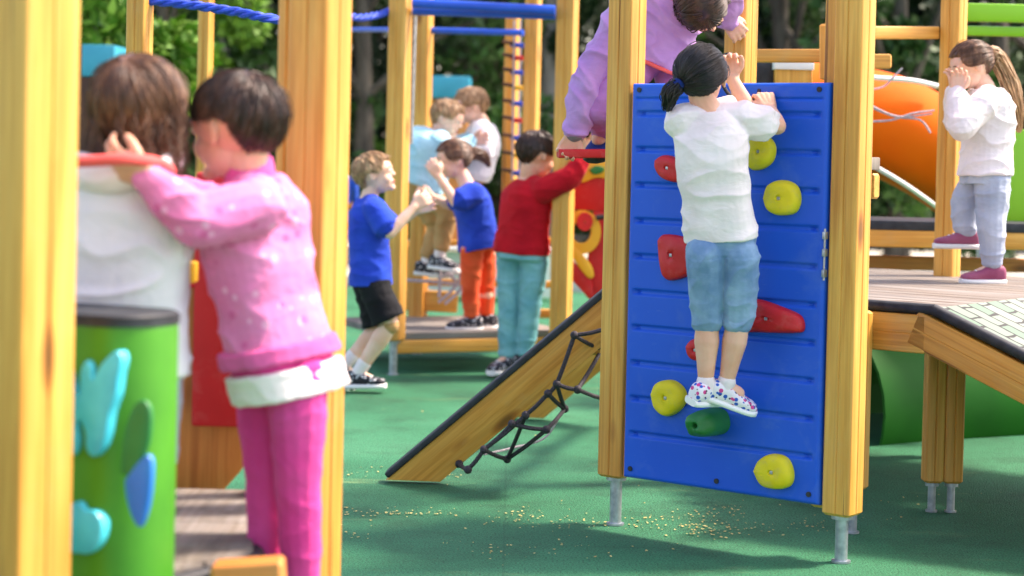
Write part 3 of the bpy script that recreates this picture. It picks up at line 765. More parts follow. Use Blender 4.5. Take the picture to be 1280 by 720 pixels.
relief('leaf_relief', [(158,600),(172,580),(186,568),(192,582),(188,628),(178,658),(168,648),(160,622)], .014, M['bluepaint'])

# ================================================================== PEOPLE
def skinmat(name, col, col2):
    m, t, b = base_mat(name, col, .55, .35, sub=.25)
    v = coords(t); n1 = N(t, 'ShaderNodeTexNoise', Scale=14.0, Detail=4.0); t.links.new(v, n1.inputs['Vector'])
    t.links.new(ramp(t, n1.outputs['Fac'], [(.35, col), (.65, col2)]), b.inputs['Base Color'])
    n2 = N(t, 'ShaderNodeTexNoise', Scale=500.0, Detail=2.0); t.links.new(v, n2.inputs['Vector']); bump(t, b, n2.outputs['Fac'], .12, .001)
    return m
M['skin'] = skinmat('skin', (222,166,136), (232,184,158)); M['skin2'] = skinmat('fair_skin', (228,180,154), (238,198,176))
M['lip'] = base_mat('lips', (196,104,96), .4)[0]
M['eyew'] = base_mat('eye_white', (225,222,218), .2)[0]; M['iris'] = base_mat('iris', (48,30,20), .15)[0]
def hairmat(name, a, b_, c, rough=.42):
    m, t, b = base_mat(name, a, rough, .5)
    v = coords(t, (1,1,.35)); n1 = N(t, 'ShaderNodeTexNoise', Scale=60.0, Detail=3.0); t.links.new(v, n1.inputs['Vector'])
    t.links.new(ramp(t, n1.outputs['Fac'], [(.32, a), (.5, b_), (.7, c)]), b.inputs['Base Color'])
    bump(t, b, n1.outputs['Fac'], .3, .003); return m
HB = hairmat('black_hair', (18,15,15), (28,23,22), (42,35,33)); HD = hairmat('dark_brown_hair', (38,24,18), (58,38,28), (86,58,44))
HM = hairmat('brown_hair', (66,42,30), (96,64,46), (134,96,70)); HL = hairmat('light_brown_hair', (132,98,66), (168,130,92), (202,166,124))
def cloth(name, a, b_=None, wscale=500, rough=.85, pat=None):
    b_ = b_ or tuple(min(255, int(x*1.08)+3) for x in a)
    m, t, b = base_mat(name, a, rough, .2, sheen=.04)
    v = coords(t); n1 = N(t, 'ShaderNodeTexNoise', Scale=9.0, Detail=5.0); t.links.new(v, n1.inputs['Vector'])
    col = ramp(t, n1.outputs['Fac'], [(.35, a), (.65, b_)])
    if pat:
        for sc_, thr, c_ in pat:
            vo = N(t, 'ShaderNodeTexVoronoi', Scale=float(sc_)); 
            mp = N(t, 'ShaderNodeMapping'); mp.inputs['Location'].default_value = (sc_, thr, .3); t.links.new(v, mp.inputs['Vector']); t.links.new(mp.outputs[0], vo.inputs['Vector'])
            nz = N(t, 'ShaderNodeMath', operation='LESS_THAN'); nz.inputs[1].default_value = thr; t.links.new(vo.outputs['Distance'], nz.inputs[0])
            col = mix(t, col, c_, nz.outputs[0])
    t.links.new(col, b.inputs['Base Color'])
    n2 = N(t, 'ShaderNodeTexNoise', Scale=float(wscale), Detail=2.0); t.links.new(v, n2.inputs['Vector']); bump(t, b, n2.outputs['Fac'], .3, .0015)
    v3 = coords(t, (1,1,1.7)); n3 = N(t, 'ShaderNodeTexNoise', Scale=11.0, Detail=4.0, Roughness=.5, Distortion=1.2); t.links.new(v3, n3.inputs['Vector'])
    b1 = b.inputs['Normal'].links[0].from_node; b2 = N(t, 'ShaderNodeBump'); b2.inputs['Strength'].default_value = .38; b2.inputs['Distance'].default_value = .012
    t.links.new(n3.outputs['Fac'], b2.inputs['Height']); t.links.new(b2.outputs[0], b1.inputs['Normal'])
    return m
def finish(name, bm, mat, vox, parent, sm=4, wr=None, fac=.5):
    me = bpy.data.meshes.new('tmp'); bmesh.ops.recalc_face_normals(bm, faces=bm.faces); bm.to_mesh(me); bm.free()
    o = bpy.data.objects.new('tmp', me); C.objects.link(o)
    r = o.modifiers.new('r', 'REMESH'); r.mode = 'VOXEL'; r.voxel_size = vox; r.use_smooth_shade = True
    s = o.modifiers.new('s', 'SMOOTH'); s.factor = fac; s.iterations = sm
    dg = bpy.context.evaluated_depsgraph_get(); new = bpy.data.meshes.new_from_object(o.evaluated_get(dg))
    bpy.data.objects.remove(o); bpy.data.meshes.remove(me)
    new.name = name; new.materials.clear(); new.materials.append(mat)
    if wr:
        amp, fr, ax, seed = wr
        n = len(new.vertices); co = np.empty(n*3); new.vertices.foreach_get('co', co); no = np.empty(n*3)
        new.vertices.foreach_get('normal', no); co = co.reshape(-1,3); no = no.reshape(-1,3)
        off = V((seed*3.1, seed*1.7, seed*.9)); ax = ax.normalized(); out = np.empty(n)
        for i in range(n):
            p = V(co[i]); w_ = noise.noise(p*5+off)*.25
            q = p+ax*(p.dot(ax)*.8)+V((w_,w_*.7,w_*.4))*.3
            a = noise.noise(q*fr+off); b = noise.noise(q*fr*2.3-off)
            out[i] = (max(0, 1-abs(a)*2.4)**1.6)*.85+(max(0, 1-abs(b)*3)**2)*.10-.3+noise.noise(p*5-off)*.7
        co += no*(out*amp)[:,None]; new.vertices.foreach_set('co', co.ravel())
    new.polygons.foreach_set('use_smooth', [True]*len(new.polygons)); new.update()
    o = bpy.data.objects.new(name, new); return reg(o, parent)
def ball(bm, c, r):
    bmesh.ops.create_icosphere(bm, subdivisions=2, radius=r, matrix=Matrix.Translation(c))
def chain(bm, pts, rads):
    for i in range(len(pts)):
        ball(bm, pts[i], rads[i])
        if i and (pts[i]-pts[i-1]).length > 1e-4: tube(bm, [pts[i-1], pts[i]], [rads[i-1], rads[i]], 14)
def ellip(bm, mat, c, rad, rot=None):
    m_ = mat @ Matrix.Translation(c)
    if rot: m_ = m_ @ rot
    bmesh.ops.create_icosphere(bm, subdivisions=3, radius=1, matrix=m_ @ Matrix.Diagonal((*rad, 1)))
def loft(bm, secs, n=28, e=2.4):
    rings = []
    for c, x, y, rx, ry in secs:
        rg = []
        for k in range(n):
            a = 2*math.pi*k/n; ca, sa = math.cos(a), math.sin(a)
            rg.append(bm.verts.new(c+x*(rx*math.copysign(abs(ca)**(2/e), ca))+y*(ry*math.copysign(abs(sa)**(2/e), sa))))
        rings.append(rg)
    for i in range(len(rings)-1):
        for k in range(n): bm.faces.new([rings[i][k], rings[i][(k+1) % n], rings[i+1][(k+1) % n], rings[i+1][k]])
    bm.faces.new(rings[0][::-1]); bm.faces.new(rings[-1])
def headmat(c, fwd, up, s):
    f = fwd.normalized(); r = f.cross(up).normalized(); u = r.cross(f)
    m_ = Matrix((r, f, u)).transposed().to_4x4(); return Matrix.Translation(c) @ m_ @ Matrix.Scale(s, 4)
def head_shapes(bm, hm):
    ellip(bm, hm, (0,-.05,.09), (.375,.455,.40)); ellip(bm, hm, (0,.10,-.17), (.275,.285,.31)); ellip(bm, hm, (0,.17,.08), (.31,.25,.28))
    for s in (-1,1):
        ellip(bm, hm, (s*.14,.24,-.17), (.13,.13,.13)); ellip(bm, hm, (s*.14,.355,.07), (.10,.05,.035))
        ellip(bm, hm, (s*.375,-.02,-.06), (.03,.075,.12), Matrix.Rotation(s*.35,4,'Z')); ellip(bm, hm, (s*.035,.425,-.115), (.035,.03,.025))
        ellip(bm, hm, (s*.135,.36,.0), (.062,.035,.03))
    ellip(bm, hm, (0,.43,-.09), (.042,.06,.04)); ellip(bm, hm, (0,.39,.0), (.032,.05,.10)); ellip(bm, hm, (0,.33,-.40), (.10,.085,.07))
    ellip(bm, hm, (0,.365,-.245), (.085,.05,.028)); ellip(bm, hm, (0,.36,-.29), (.07,.05,.028))
def face_parts(hm, parent, brow, closed=False):
    for s in (-1,1):
        bm = bmesh.new()
        if not closed: ellip(bm, hm, (s*.135,.352,.0), (.055,.05,.030))
        else: ellip(bm, hm, (s*.135,.372,-.02), (.05,.03,.008))
        e = bmobj('eye', bm, M['eyew'] if not closed else M['iris'], parent)
        if not closed:
            bm = bmesh.new(); ellip(bm, hm, (s*.135,.385,.0), (.027,.022,.027)); bmobj('iris', bm, M['iris'], e)
        bm = bmesh.new(); tube(bm, [hm @ V(p) for p in ((s*.07,.41,.085),(s*.14,.41,.105),(s*.21,.365,.085))], [.008*hm.median_scale, .013*hm.median_scale, .005*hm.median_scale], 6)
        bmobj('eyebrow', bm, brow, parent)
    bm = bmesh.new(); ellip(bm, hm, (0,.392,-.25), (.075,.032,.018)); ellip(bm, hm, (0,.388,-.283), (.062,.034,.020)); bmobj('mouth', bm, M['lip'], parent)
def hair(hm, parent, mat, n=420, crown=(0,-.35,.9), fringe=.52, low=-.42, side=-.22, vol=1.08, length=.9, thick=.012, hang=0, seed=1, part=False, tail=None, back=None, curl=.0):
    """hair mass with a hairline, plus combed strands that follow the skull"""
    rr_ = random.Random(seed); cc = V((0,-.05,.09)); rad = V((.375,.455,.40))
    crown = V(crown).normalized()
    def mask(d):
        q = min(1, max(0, (abs(d.x)-.55)/.35)); q = q*q*(3-2*q); fr_ = fringe*(1-q)+side*q
        q = min(1, max(0, (d.y+.50)/.30)); q = q*q*(3-2*q); sd_ = -1.3*(1-q)+side*q   # behind, then above the ear
        q = min(1, max(0, (d.y-.05)/.2)); hl = sd_*(1-q)+fr_*q+noise.noise(d*9+V((seed,0,0)))*.07
        a = min(1, max(0, (d.z-hl)/.16+.5))
        b = min(1, max(0, (d.z-low)/.18+.5)); return min(a, b)
    bm = bmesh.new(); bmesh.ops.create_icosphere(bm, subdivisions=5, radius=1)
    for v in bm.verts:
        d = v.co.normalized(); q = mask(d); q = q*q*(3-2*q)
        g = noise.noise(V((d.x*3, d.y*3, d.z*3))+V((seed,0,0)))*.025+noise.noise(V((d.x*14, d.y*14, d.z*4)))*.012
        f = .90+(vol-.90+g)*q; v.co = hm @ V((cc.x+d.x*rad.x*f, cc.y+d.y*rad.y*f, cc.z+d.z*rad.z*f))
    h = bmobj('hair', bm, mat, parent, angle=180)
    s = hm.median_scale; bm = bmesh.new()
    tgt = V(tail).normalized() if tail is not None else None
    for k in range(n):
        for _ in range(60):
            d = V((rr_.gauss(0,1), rr_.gauss(0,1), rr_.gauss(0,1))).normalized()
            if mask(d) > .55: break
        if tgt is not None: ax = d.cross(tgt)
        else:
            c_ = V((math.copysign(.02, d.x), crown.y, crown.z)) if part else crown
            if part: c_ = V((0, min(max(d.y,-.6),.5), .9)).normalized()
            ax = c_.cross(d)
        if ax.length < .05: continue
        ax.normalize(); L = length*rr_.uniform(.6,1.1); pts = []; wob = rr_.uniform(-.12,.12); lift = rr_.uniform(.0,.04) if rr_.random() > .04 else rr_.uniform(.06,.14)
        for j in range(9):
            a = L*j/8; thr_ = .15+.5*abs(wob)*8; dd = Matrix.Rotation(a, 3, ax) @ d; dd = (dd+V((wob*a*.3,0,0))).normalized()
            if mask(dd) < thr_ and j: break
            if tgt is not None and dd.angle(tgt) < .15: break
            f = vol+.012+lift*math.sin(a/L*2.6)+curl*math.sin(a*9+k)*.02
            pts.append(V((cc.x+dd.x*rad.x*f, cc.y+dd.y*rad.y*f, cc.z+dd.z*rad.z*f)))
        if len(pts) < 3: continue
        if hang and (back is None or pts[-1].y < back):
            e_ = pts[-1]; hl_ = hang*rr_.uniform(.7,1.1)
            for j in range(1,6): pts.append(e_+V((e_.x*.10*j/5+wob*.5*math.sin(j), e_.y*.05*j/5+curl*.5*math.sin(j*1.7+k), -hl_*j/5)))
        m_ = len(pts); tube(bm, [hm @ p for p in pts], [thick*s*(1 if j < m_*.6 else max(.15, 1-(j/m_-.6)*2.1)) for j in range(m_)], 4, caps=False)
    bmobj('hair_strands', bm, mat, h, angle=180)
    return h
def tail_hair(pts, r0, parent, mat, n=60, seed=3, taper=.25, wav=.006):
    rr_ = random.Random(seed); path = smooth_path(pts, 6); m_ = len(path); bm = bmesh.new()
    prof = [r0*(.55 if j == 0 else (1 if j < m_*.5 else 1-(j/m_-.5)*2*(1-taper))) for j in range(m_)]
    tube(bm, path, [q*.75 for q in prof], 10)
    for k in range(n):
        a = rr_.uniform(0,6.28); q = rr_.uniform(.6,1.05); ph = rr_.uniform(0,6); pt = []
        for j, p in enumerate(path):
            t_ = (path[min(j+1,m_-1)]-path[max(j-1,0)]).normalized(); u = t_.orthogonal().normalized() if j == 0 else (u-t_*u.dot(t_)).normalized(); v_ = t_.cross(u)
            rr2 = prof[j]*q; pt.append(p+(u*math.cos(a)+v_*math.sin(a))*rr2+u*wav*math.sin(j*.5+ph))
        e = rr_.randint(int(m_*.75), m_); pt = pt[:e]
        tube(bm, pt, [r0*.08*(1 if j < e*.7 else max(.2,1-(j/e-.7)*2.6)) for j in range(e)], 4, caps=False)
    return bmobj('ponytail', bm, mat, parent, angle=180)
def hand(bm, wrist, d, thumb, s, curl=.5, spread=.0, fist=0):
    """palm, four unequal bent fingers and a thumb; curl turns fingers towards the palm normal"""
    d = d.normalized(); th = (thumb-d*thumb.dot(d)).normalized(); nrm_ = d.cross(th).normalized()*(1 if fist >= 0 else -1)
    L = .052*s
    for k in range(4):
        x = (1.5-k)*.0150*s; b0 = wrist+th*x*.55; b1 = wrist+d*(L-abs(k-1.2)*.003*s)+th*x
        chain(bm, [b0, b1], [.0100*s, .0085*s])
        ln = (.036,.040,.037,.029)[k]*s; a = 0; p = b1; pts = [p]; dirv = d+th*(1.5-k)*spread
        for j, fr in enumerate((.45,.32,.25)):
            a += curl*(.9 if j == 0 else 1.1); q = (dirv.normalized()*math.cos(a)+nrm_*math.sin(a)); p = p+q*ln*fr*1.25; pts.append(p)
        chain(bm, pts, [.0064*s,.0061*s,.0056*s,.0048*s])
    t0 = wrist+d*.012*s+th*.014*s; t1 = t0+(d*.6+th*.8+nrm_*.25).normalized()*.024*s; t2 = t1+(d*.85+th*.3+nrm_*(.3+curl*.6)).normalized()*.02*s; t3 = t2+(d*.9+nrm_*(.2+curl)).normalized()*.015*s
    chain(bm, [t0,t1,t2,t3], [.011*s,.009*s,.008*s,.0062*s])
def shoe(ankle, toe, upv, s, parent, mat, solemat, lace=True, sockmat=None, sock_h=.0, calf=None):
    u = upv.normalized(); f = toe-ankle; f = (f-u*f.dot(u)).normalized(); x = f.cross(u)
    o_ = ankle-u*.052*s
    prof = [(-.052,.020,.050),(-.042,.028,.062),(-.015,.031,.068),(.02,.032,.062),(.05,.035,.046),(.08,.038,.036),(.105,.034,.030),(.122,.020,.022)]
    bm = bmesh.new(); loft(bm, [(o_+f*a*s+u*(h*.5+.004)*s, x, u, w_*s, h*.5*s) for a, w_, h in prof], 20, 2.6)
    sh = finish('shoe', bm, mat, .0045, parent, 2)
    bm = bmesh.new(); loft(bm, [(o_+f*a*1.03*s+u*.002*s, x, u, w_*1.09*s, .011*s) for a, w_, h in prof], 20, 3.5)
    bmobj('sole', bm, solemat, sh, angle=50)
    if lace:
        bm = bmesh.new()
        for k in range(4):
            a = .012+k*.018; hh = (.066,.058,.050,.044)[k]
            tube(bm, [o_+f*a*s+x*sx*.018*s+u*(hh-.004+(.006 if sx == 0 else 0))*s for sx in (-1,0,1)], .0028*s, 6)
        bmobj('laces', bm, solemat, sh)
    if sockmat:
        bm = bmesh.new(); c_ = (calf-ankle).normalized(); chain(bm, [ankle-c_*.01*s, ankle+c_*sock_h*s], [.028*s,.031*s]); finish('sock', bm, sockmat, .005, parent, 2)
def mid(a, b, t=.5): return a+(b-a)*t
def person(label, d0, k, S, root):
    """S holds joints as (px, py, depth offset) read from the photograph, at this figure's own distance"""
    J = lambda q: P(q[0], q[1], d0+(q[2] if len(q) > 2 else 0))
    base = V((J(S['pelvis']).x, J(S['pelvis']).y, root))
    t = empty('person', base, label, 'child')
    vx = S.get('vox', .0045); neck = J(S['neck']); pel = J(S['pelvis']); chest = J(S['chest']) if 'chest' in S else mid(pel, neck, .62)
    rs = V(S['rs']).normalized(); rh = V(S.get('rh', S['rs'])).normalized(); w_ = S.get('w', 1)
    def tors(extra, t0, t1, wmul=1, n=11):
        out = []
        for i in range(n):
            q = t0+(t1-t0)*i/(n-1)
            c = pel*((1-q)**2)+chest*(2*q*(1-q))*1.0+neck*(q*q) if 0 <= q <= 1 else (pel+(pel-chest).normalized()*(-q)*(neck-pel).length if q < 0 else neck)
            x = (rh*(1-max(0,min(1,q)))+rs*max(0,min(1,q))).normalized(); up = (neck-pel).normalized(); y = up.cross(x).normalized(); x = y.cross(up)
            W_ = np.interp(q, [-.2,0,.3,.6,.8,.92,1], [.105,.108,.096,.106,.108,.078,.042]); D_ = np.interp(q, [-.2,0,.3,.6,.8,.92,1], [.082,.082,.074,.080,.072,.055,.040])
            out.append((c, x, y, (W_*w_*k+extra)*wmul, (D_*w_*k+extra)*wmul))
        return out
    hm = headmat(J(S['head']), V(S['fwd']), V(S.get('up', (0,0,1))), S.get('hs', .2)*1.0)
    # body
    bm = bmesh.new(); loft(bm, tors(0, -.08, 1)); head_shapes(bm, hm)
    nb = hm @ V((0,-.12,-.30)); chain(bm, [mid(neck, pel, .05), neck, nb], [.045*k,.038*k,.036*k])
    arms = []
    for A in S['arms']:
        sh, el, wr = J(A[0]), J(A[1]), J(A[2]); arms.append((sh, el, wr))
        chain(bm, [mid(neck, sh, .35)-UP*.01, sh], [.036*k,.036*k]); chain(bm, [sh, mid(sh,el,.5), el, mid(el,wr,.35), wr], [.036*k,.031*k,.026*k,.026*k,.0185*k])
        hd = V(A[3]); hand(bm, wr, hd, V(A[4]), k*1.05, A[5] if len(A) > 5 else .5, .12, A[6] if len(A) > 6 else 1)
    legs = []
    for Lg in S['legs']:
        hp, kn, an, toe = [J(q) for q in Lg]; legs.append((hp, kn, an, toe))
        chain(bm, [hp, mid(hp,kn), kn, mid(kn,an,.3), mid(kn,an,.6), an], [q_*k*S.get('legk',1) for q_ in (.056,.050,.037,.041,.032,.023)])
        chain(bm, [an, mid(an, toe, .6)], [.024*k,.022*k])
    body = finish('body', bm, S.get('skin', M['skin']), vx, t, 4)
    face_parts(hm, body, S['hair'], S.get('closed', False))
    S['hairfn'](hm, body)
    ax = neck-pel
    # top
    e = S.get('puff', .009)
    bm = bmesh.new(); loft(bm, tors(e, S.get('hem', -.12), .985, 1))
    for i, (sh, el, wr) in enumerate(arms):
        r0 = .040*k+e; chain(bm, [mid(neck, sh, .35)-UP*.012, sh], [.036*k+e*.6, r0-.003])
        sl = S.get('sleeve', 1.9)
        if sl < 1: chain(bm, [sh, mid(sh,el,sl)], [r0, r0*.98]); tube(bm, [mid(sh,el,sl*.6), mid(sh,el,sl+.1)], [r0, r0*1.06], 20)
        else: chain(bm, [sh, mid(sh,el,.5), el, mid(el,wr,.5), mid(el,wr,.93)], [r0, r0*.95, r0*.92, r0*.86, r0*.62])
    top = finish('top', bm, S['top'], vx, t, S.get('sm', 5), (S.get('wa', .007), S.get('wf', 7), ax, S.get('seed', 1)))
    if 'extra' in S: S['extra'](t, tors, J, neck, pel, arms, legs)
    # bottoms
    lt = S.get('bot_len', 1.95); pr_ = S.get('leg_r', 1)
    bm = bmesh.new(); loft(bm, tors(.004, -.13, .22))
    for hp, kn, an, toe in legs:
        R0 = [.066*k*pr_, .060*k*pr_, .050*k*pr_, .046*k*pr_, .040*k*pr_]
        ball(bm, mid(hp, pel, .3), .06*k*min(1, pr_))
        if lt <= 1: e_ = mid(hp, kn, lt); chain(bm, [hp, mid(hp,kn,lt*.5)], R0[:2]); tube(bm, [mid(hp,kn,lt*.45), e_], [R0[1], R0[1]*S.get('flare', 1.0)], 24)
        else:
            f_ = lt-1; chain(bm, [hp, mid(hp,kn), kn, mid(kn,an,f_*.55), mid(kn,an,f_*.92)], R0); tube(bm, [mid(kn,an,f_*.8), mid(kn,an,f_)], [R0[4]*1.0, R0[4]*S.get('flare', 1.0)], 24)
    finish('trousers', bm, S['bot'], vx, t, 4, (S.get('wab', .007), 8, V((0,0,1)), S.get('seed', 1)+5))
    for li, (hp, kn, an, toe) in enumerate(legs):
        fu = S.get('footup', (kn-an).normalized()*.3+UP); fu = fu[li] if isinstance(fu, list) else fu
        shoe(an, toe, fu, k*S.get('ss', 1), t, S['shoe'], S.get('sole', M['white']), True, S.get('sock'), S.get('sock_h', .04), kn)
    return t
T = {}
T['white'] = cloth('white_knit', (228,216,216), (240,230,230)); T['greywhite'] = cloth('pale_grey_fleece', (214,214,220), (228,228,232), 300)
T['denim'] = cloth('washed_denim', (98,134,172), (146,178,208), 700); T['blue'] = cloth('blue_jersey', (26,62,178), (34,76,196)); T['black'] = cloth('black_jersey', (18,18,22), (30,30,34))
T['pink'] = cloth('pink_trousers', (222,62,140), (230,78,154)); T['pinkprint'] = cloth('pink_heart_print', (226,118,170), (234,138,186), 400, pat=[(26,.22,(238,166,202)),(24,.22,(216,100,156))])
T['pinkband'] = cloth('pink_rib', (216,92,152)); T['salmon'] = cloth('salmon_ribbon', (232,96,92)); T['red'] = cloth('red_jersey', (176,12,28), (194,18,34)); T['tealp'] = cloth('teal_corduroy', (98,164,174), (124,186,192))
T['orange'] = cloth('coral_leggings', (222,76,40), (232,98,56)); T['ltblue'] = cloth('light_blue_fleece', (150,204,222), (176,220,234)); T['khaki'] = cloth('khaki_twill', (176,134,86), (196,154,104))
T['purple'] = cloth('purple_quilting', (180,132,198), (196,150,210), 300, .55); T['lilac'] = cloth('lilac_trousers', (172,108,176), (190,128,192)); T['navy'] = cloth('navy_cloth', (20,44,110), (26,56,130))
T['palegrey'] = cloth('pale_grey_blue_trousers', (160,170,190), (184,192,208)); T['sneak'] = cloth('dark_trainer', (28,28,34), (60,60,68), 200, .5, pat=[(60,.3,(220,220,224))])
T['floral'] = cloth('flower_print_shoe', (226,220,226), (240,236,240), 200, .5, pat=[(55,.34,(36,92,190)),(47,.3,(214,70,140)),(70,.22,(60,40,60))])
T['plum'] = cloth('plum_shoe', (140,66,96), (170,96,122), 200, .5); T['peach'] = cloth('peach_scarf', (206,120,130))
def bridge(t_, name, tors, mat, q0, q1, ex, wr=None, n=5):
    bm = bmesh.new(); loft(bm, tors(ex, q0, q1, 1, n)); return finish(name, bm, mat, .005, t_, 3, wr)

# --- girl on the blue panel
def hx_girl(hm, b):
    h = hair(hm, b, HB, 1600, low=-.9, side=-.3, fringe=.45, vol=1.10, length=1.3, thick=.007, seed=2, tail=(-.55,-.75,-.35))
    tail_hair([hm @ V(p) for p in ((-.30,-.42,-.10),(-.40,-.50,-.22),(-.44,-.50,-.38),(-.46,-.46,-.52))], .022, h, HB, 110)
    bm = bmesh.new(); tube(bm, [hm @ V(p) for p in ((-.27,-.40,-.06),(-.33,-.46,-.13))], .018, 12); bmobj('hair_band', bm, T['navy'], h)
person('dark haired girl in white T-shirt and denim shorts hanging on the blue climbing panel', 5.52, .98, dict(
    head=(877,96,.02), fwd=(.28,.9,.12), hs=.178, neck=(886,138), pelvis=(901,296,.03), chest=(890,205,-.01), rs=(1,-.25,-.05), w=.90, legk=.92, vox=.0032,
    arms=[((852,152),(936,140,.13),(915,98,.13),(-.25,.2,1),(.6,.0,.3),.9,-1), ((928,150),(972,158,.02),(962,136,.10),(-.3,.6,.9),(-.9,-.2,-.2),.9,-1)],
    legs=[((881,318),(884,402,.06),(882,484,.06),(890,506,.13)), ((925,318),(923,402,.05),(907,484,.07),(932,497,.08))],
    top=T['white'], sleeve=.62, bot=T['denim'], bot_len=1.03, leg_r=.90, flare=1.0, shoe=T['floral'], sock=T['white'], sock_h=.02, ss=.92, hair=HB, hairfn=hx_girl, seed=3, puff=.013, wa=.008, hem=-.02, footup=V((.35,-.25,1))), .45)

# --- child in pink
def pink_extra(t_, tors, J, neck, pel, arms, legs):
    bridge(t_, 'undershirt', tors, T['white'], -.155, .0, .020, (.003,14,UP,2)); bridge(t_, 'waistband', tors, T['pinkband'], .03, .12, .026, (.003,14,UP,4))
    bm = bmesh.new(); chain(bm, [neck-UP*.012, neck+UP*.018], [.052,.048]); finish('collar', bm, T['pinkband'], .005, t_, 2)
person('child in pink heart print jacket and pink trousers reaching for the girl in white', 3.70, 1.10, dict(
    head=(294,158), fwd=(-.86,.50,-.12), up=(-.05,0,1), hs=.205, neck=(313,222,.0), pelvis=(354,458), chest=(318,335), rs=(.55,.55,.0), rh=(.6,.7,0), w=.84, legk=.80, vox=.0032,
    arms=[((322,262,-.10),(244,276,-.16),(184,220,-.19),(-.9,.1,.35),(0,-.5,.8),.45,1), ((322,262,.13),(262,262,.16),(205,232,.12),(-1,0,.2),(0,-.5,.8),.45,1)],
    legs=[((330,470,.05),(336,600,.04),(334,740,.04),(300,765,.04)), ((372,470,-.03),(372,600,-.03),(378,742,-.02),(345,765,0))],
    top=T['pinkprint'], bot=T['pink'], wab=.003, bot_len=1.95, leg_r=.84, shoe=T['white'], hair=HD, seed=4, puff=.012, wa=.009, hem=.06, extra=pink_extra, closed=False,
    hairfn=lambda hm, b: hair(hm, b, HD, 1400, low=-.80, side=-.08, fringe=.55, vol=1.07, length=.55, thick=.007, seed=4)), .2)

# --- girl in white, foreground
def hx_white(hm, b):
    hair(hm, b, HM, 1500, low=-1.3, side=-.5, fringe=.3, vol=1.08, length=1.5, thick=.007, hang=.5, seed=6, part=True, curl=.10, back=.5)
def white_extra(t_, tors, J, neck, pel, arms, legs):
    bm = bmesh.new(); hood = [neck+V((-.075,-.05,.0)), neck+V((-.02,-.085,-.012)), neck+V((.05,-.07,.0)), neck+V((.085,-.02,.02))]
    chain(bm, smooth_path(hood, 4), [.034]*13); finish('hood', bm, T['white'], .005, t_, 3, (.004,12,UP,3))
    bm = bmesh.new(); tube(bm, smooth_path([P(80,203,d_w-.165), P(120,201,d_w-.17), P(160,199,d_w-.17), P(196,203,d_w-.12), P(214,214,d_w-.05)]), .011, 10); bmobj('shoulder_strap', bm, T['salmon'], t_)
d_w = 3.64
person('girl in white top seen from behind with long wavy brown hair and a salmon strap', d_w, 1.12, dict(
    head=(176,138), fwd=(.35,.93,-.05), hs=.205, neck=(156,212), pelvis=(146,470), chest=(144,330), rs=(1,-.05,0), w=1.02, vox=.0045,
    arms=[((98,250,.0),(88,330,.2),(120,300,.38),(.3,1,.2),(0,0,1),.5,1), ((196,250,.02),(196,325,.2),(186,300,.38),(-.2,1,.2),(0,0,1),.5,-1)],
    legs=[((125,500),(125,590,0),(125,665,0),(125,660,.12)), ((180,500),(180,590,0),(180,665,0),(182,660,.12))],
    top=T['greywhite'], bot=T['palegrey'], shoe=T['white'], hair=HM, hairfn=hx_white, seed=8, puff=.02, wa=.008, wf=9, hem=.02, extra=white_extra), .41)

# --- boy in blue shirt and black shorts
def boy1_extra(t_, tors, J, neck, pel, arms, legs):
    hp, kn, an, toe = legs[0]; bm = bmesh.new(); chain(bm, [kn-V((0,.0,.012)), mid(kn,an,.08)], [.045,.044]); finish('knee_pad', bm, T['khaki'], .006, t_, 2)
person('boy in blue T-shirt and black shorts stepping beside the rear wooden post', 9.25, 1.12, dict(
    head=(469,217), fwd=(.97,-.12,.22), up=(-.15,0,1), hs=.205, neck=(461,247), pelvis=(463,345), chest=(462,295), rs=(.10,-1,0), vox=.006, w=.98, skin=M['skin2'],
    arms=[((468,262,-.12),(487,292,-.16),(518,258,-.12),(.8,.1,.6),(-.5,0,.8),.5,-1), ((468,262,.12),(490,285,.14),(522,262,.10),(.9,0,.4),(-.3,0,.9),.4,1)],
    legs=[((468,357,-.05),(488,404,-.07),(446,468,-.05),(472,478,-.06)), ((462,357,.05),(474,410,.06),(430,456,.05),(448,484,.05))],
    top=T['blue'], sleeve=.7, bot=T['black'], bot_len=.92, leg_r=1.12, flare=1.1, shoe=T['sneak'], sock=T['white'], sock_h=.06, hair=HL, seed=11, extra=boy1_extra, puff=.014, footup=[V((-.05,0,1)), V((.75,0,.6))],
    hairfn=lambda hm, b: hair(hm, b, HL, 420, low=-.9, side=-.22, fringe=.42, vol=1.08, length=.5, thick=.016, seed=9)), 0)

# --- girl in blue shirt and coral leggings
def hx_blue(hm, b):
    h = hair(hm, b, HM, 420, low=-.9, side=-.25, fringe=.42, vol=1.09, length=1.2, thick=.016, seed=12, tail=(.1,-1,0))
    tail_hair([hm @ V(p) for p in ((0,-.50,.05),(.05,-.72,.02),(.1,-.90,-.15),(.12,-1.0,-.40))], .035, h, HM, 40)
person('child in blue T-shirt and coral leggings with brown ponytail on the low deck', 10.35, 1.12, dict(
    head=(566,199), fwd=(-.90,-.30,-.20), hs=.205, neck=(584,232), pelvis=(598,304), chest=(596,270), rs=(-.25,1,0), vox=.006, w=1.02, skin=M['skin2'],
    arms=[((592,242,-.13),(570,254,-.18),(548,220,-.16),(-.5,0,.8),(.6,0,.5),.4,1), ((590,242,.12),(562,256,.14),(540,246,.10),(-1,0,.2),(0,0,1),.5,1)],
    legs=[((590,312,-.05),(588,358,-.06),(590,398,-.05),(572,404,-.06)), ((606,312,.05),(607,358,.05),(608,396,.05),(592,402,.04))],
    top=T['blue'], sleeve=.72, bot=T['orange'], bot_len=1.9, leg_r=.9, shoe=T['sneak'], hair=HM, hairfn=hx_blue, seed=13, puff=.014, hem=-.1, footup=UP), .2)

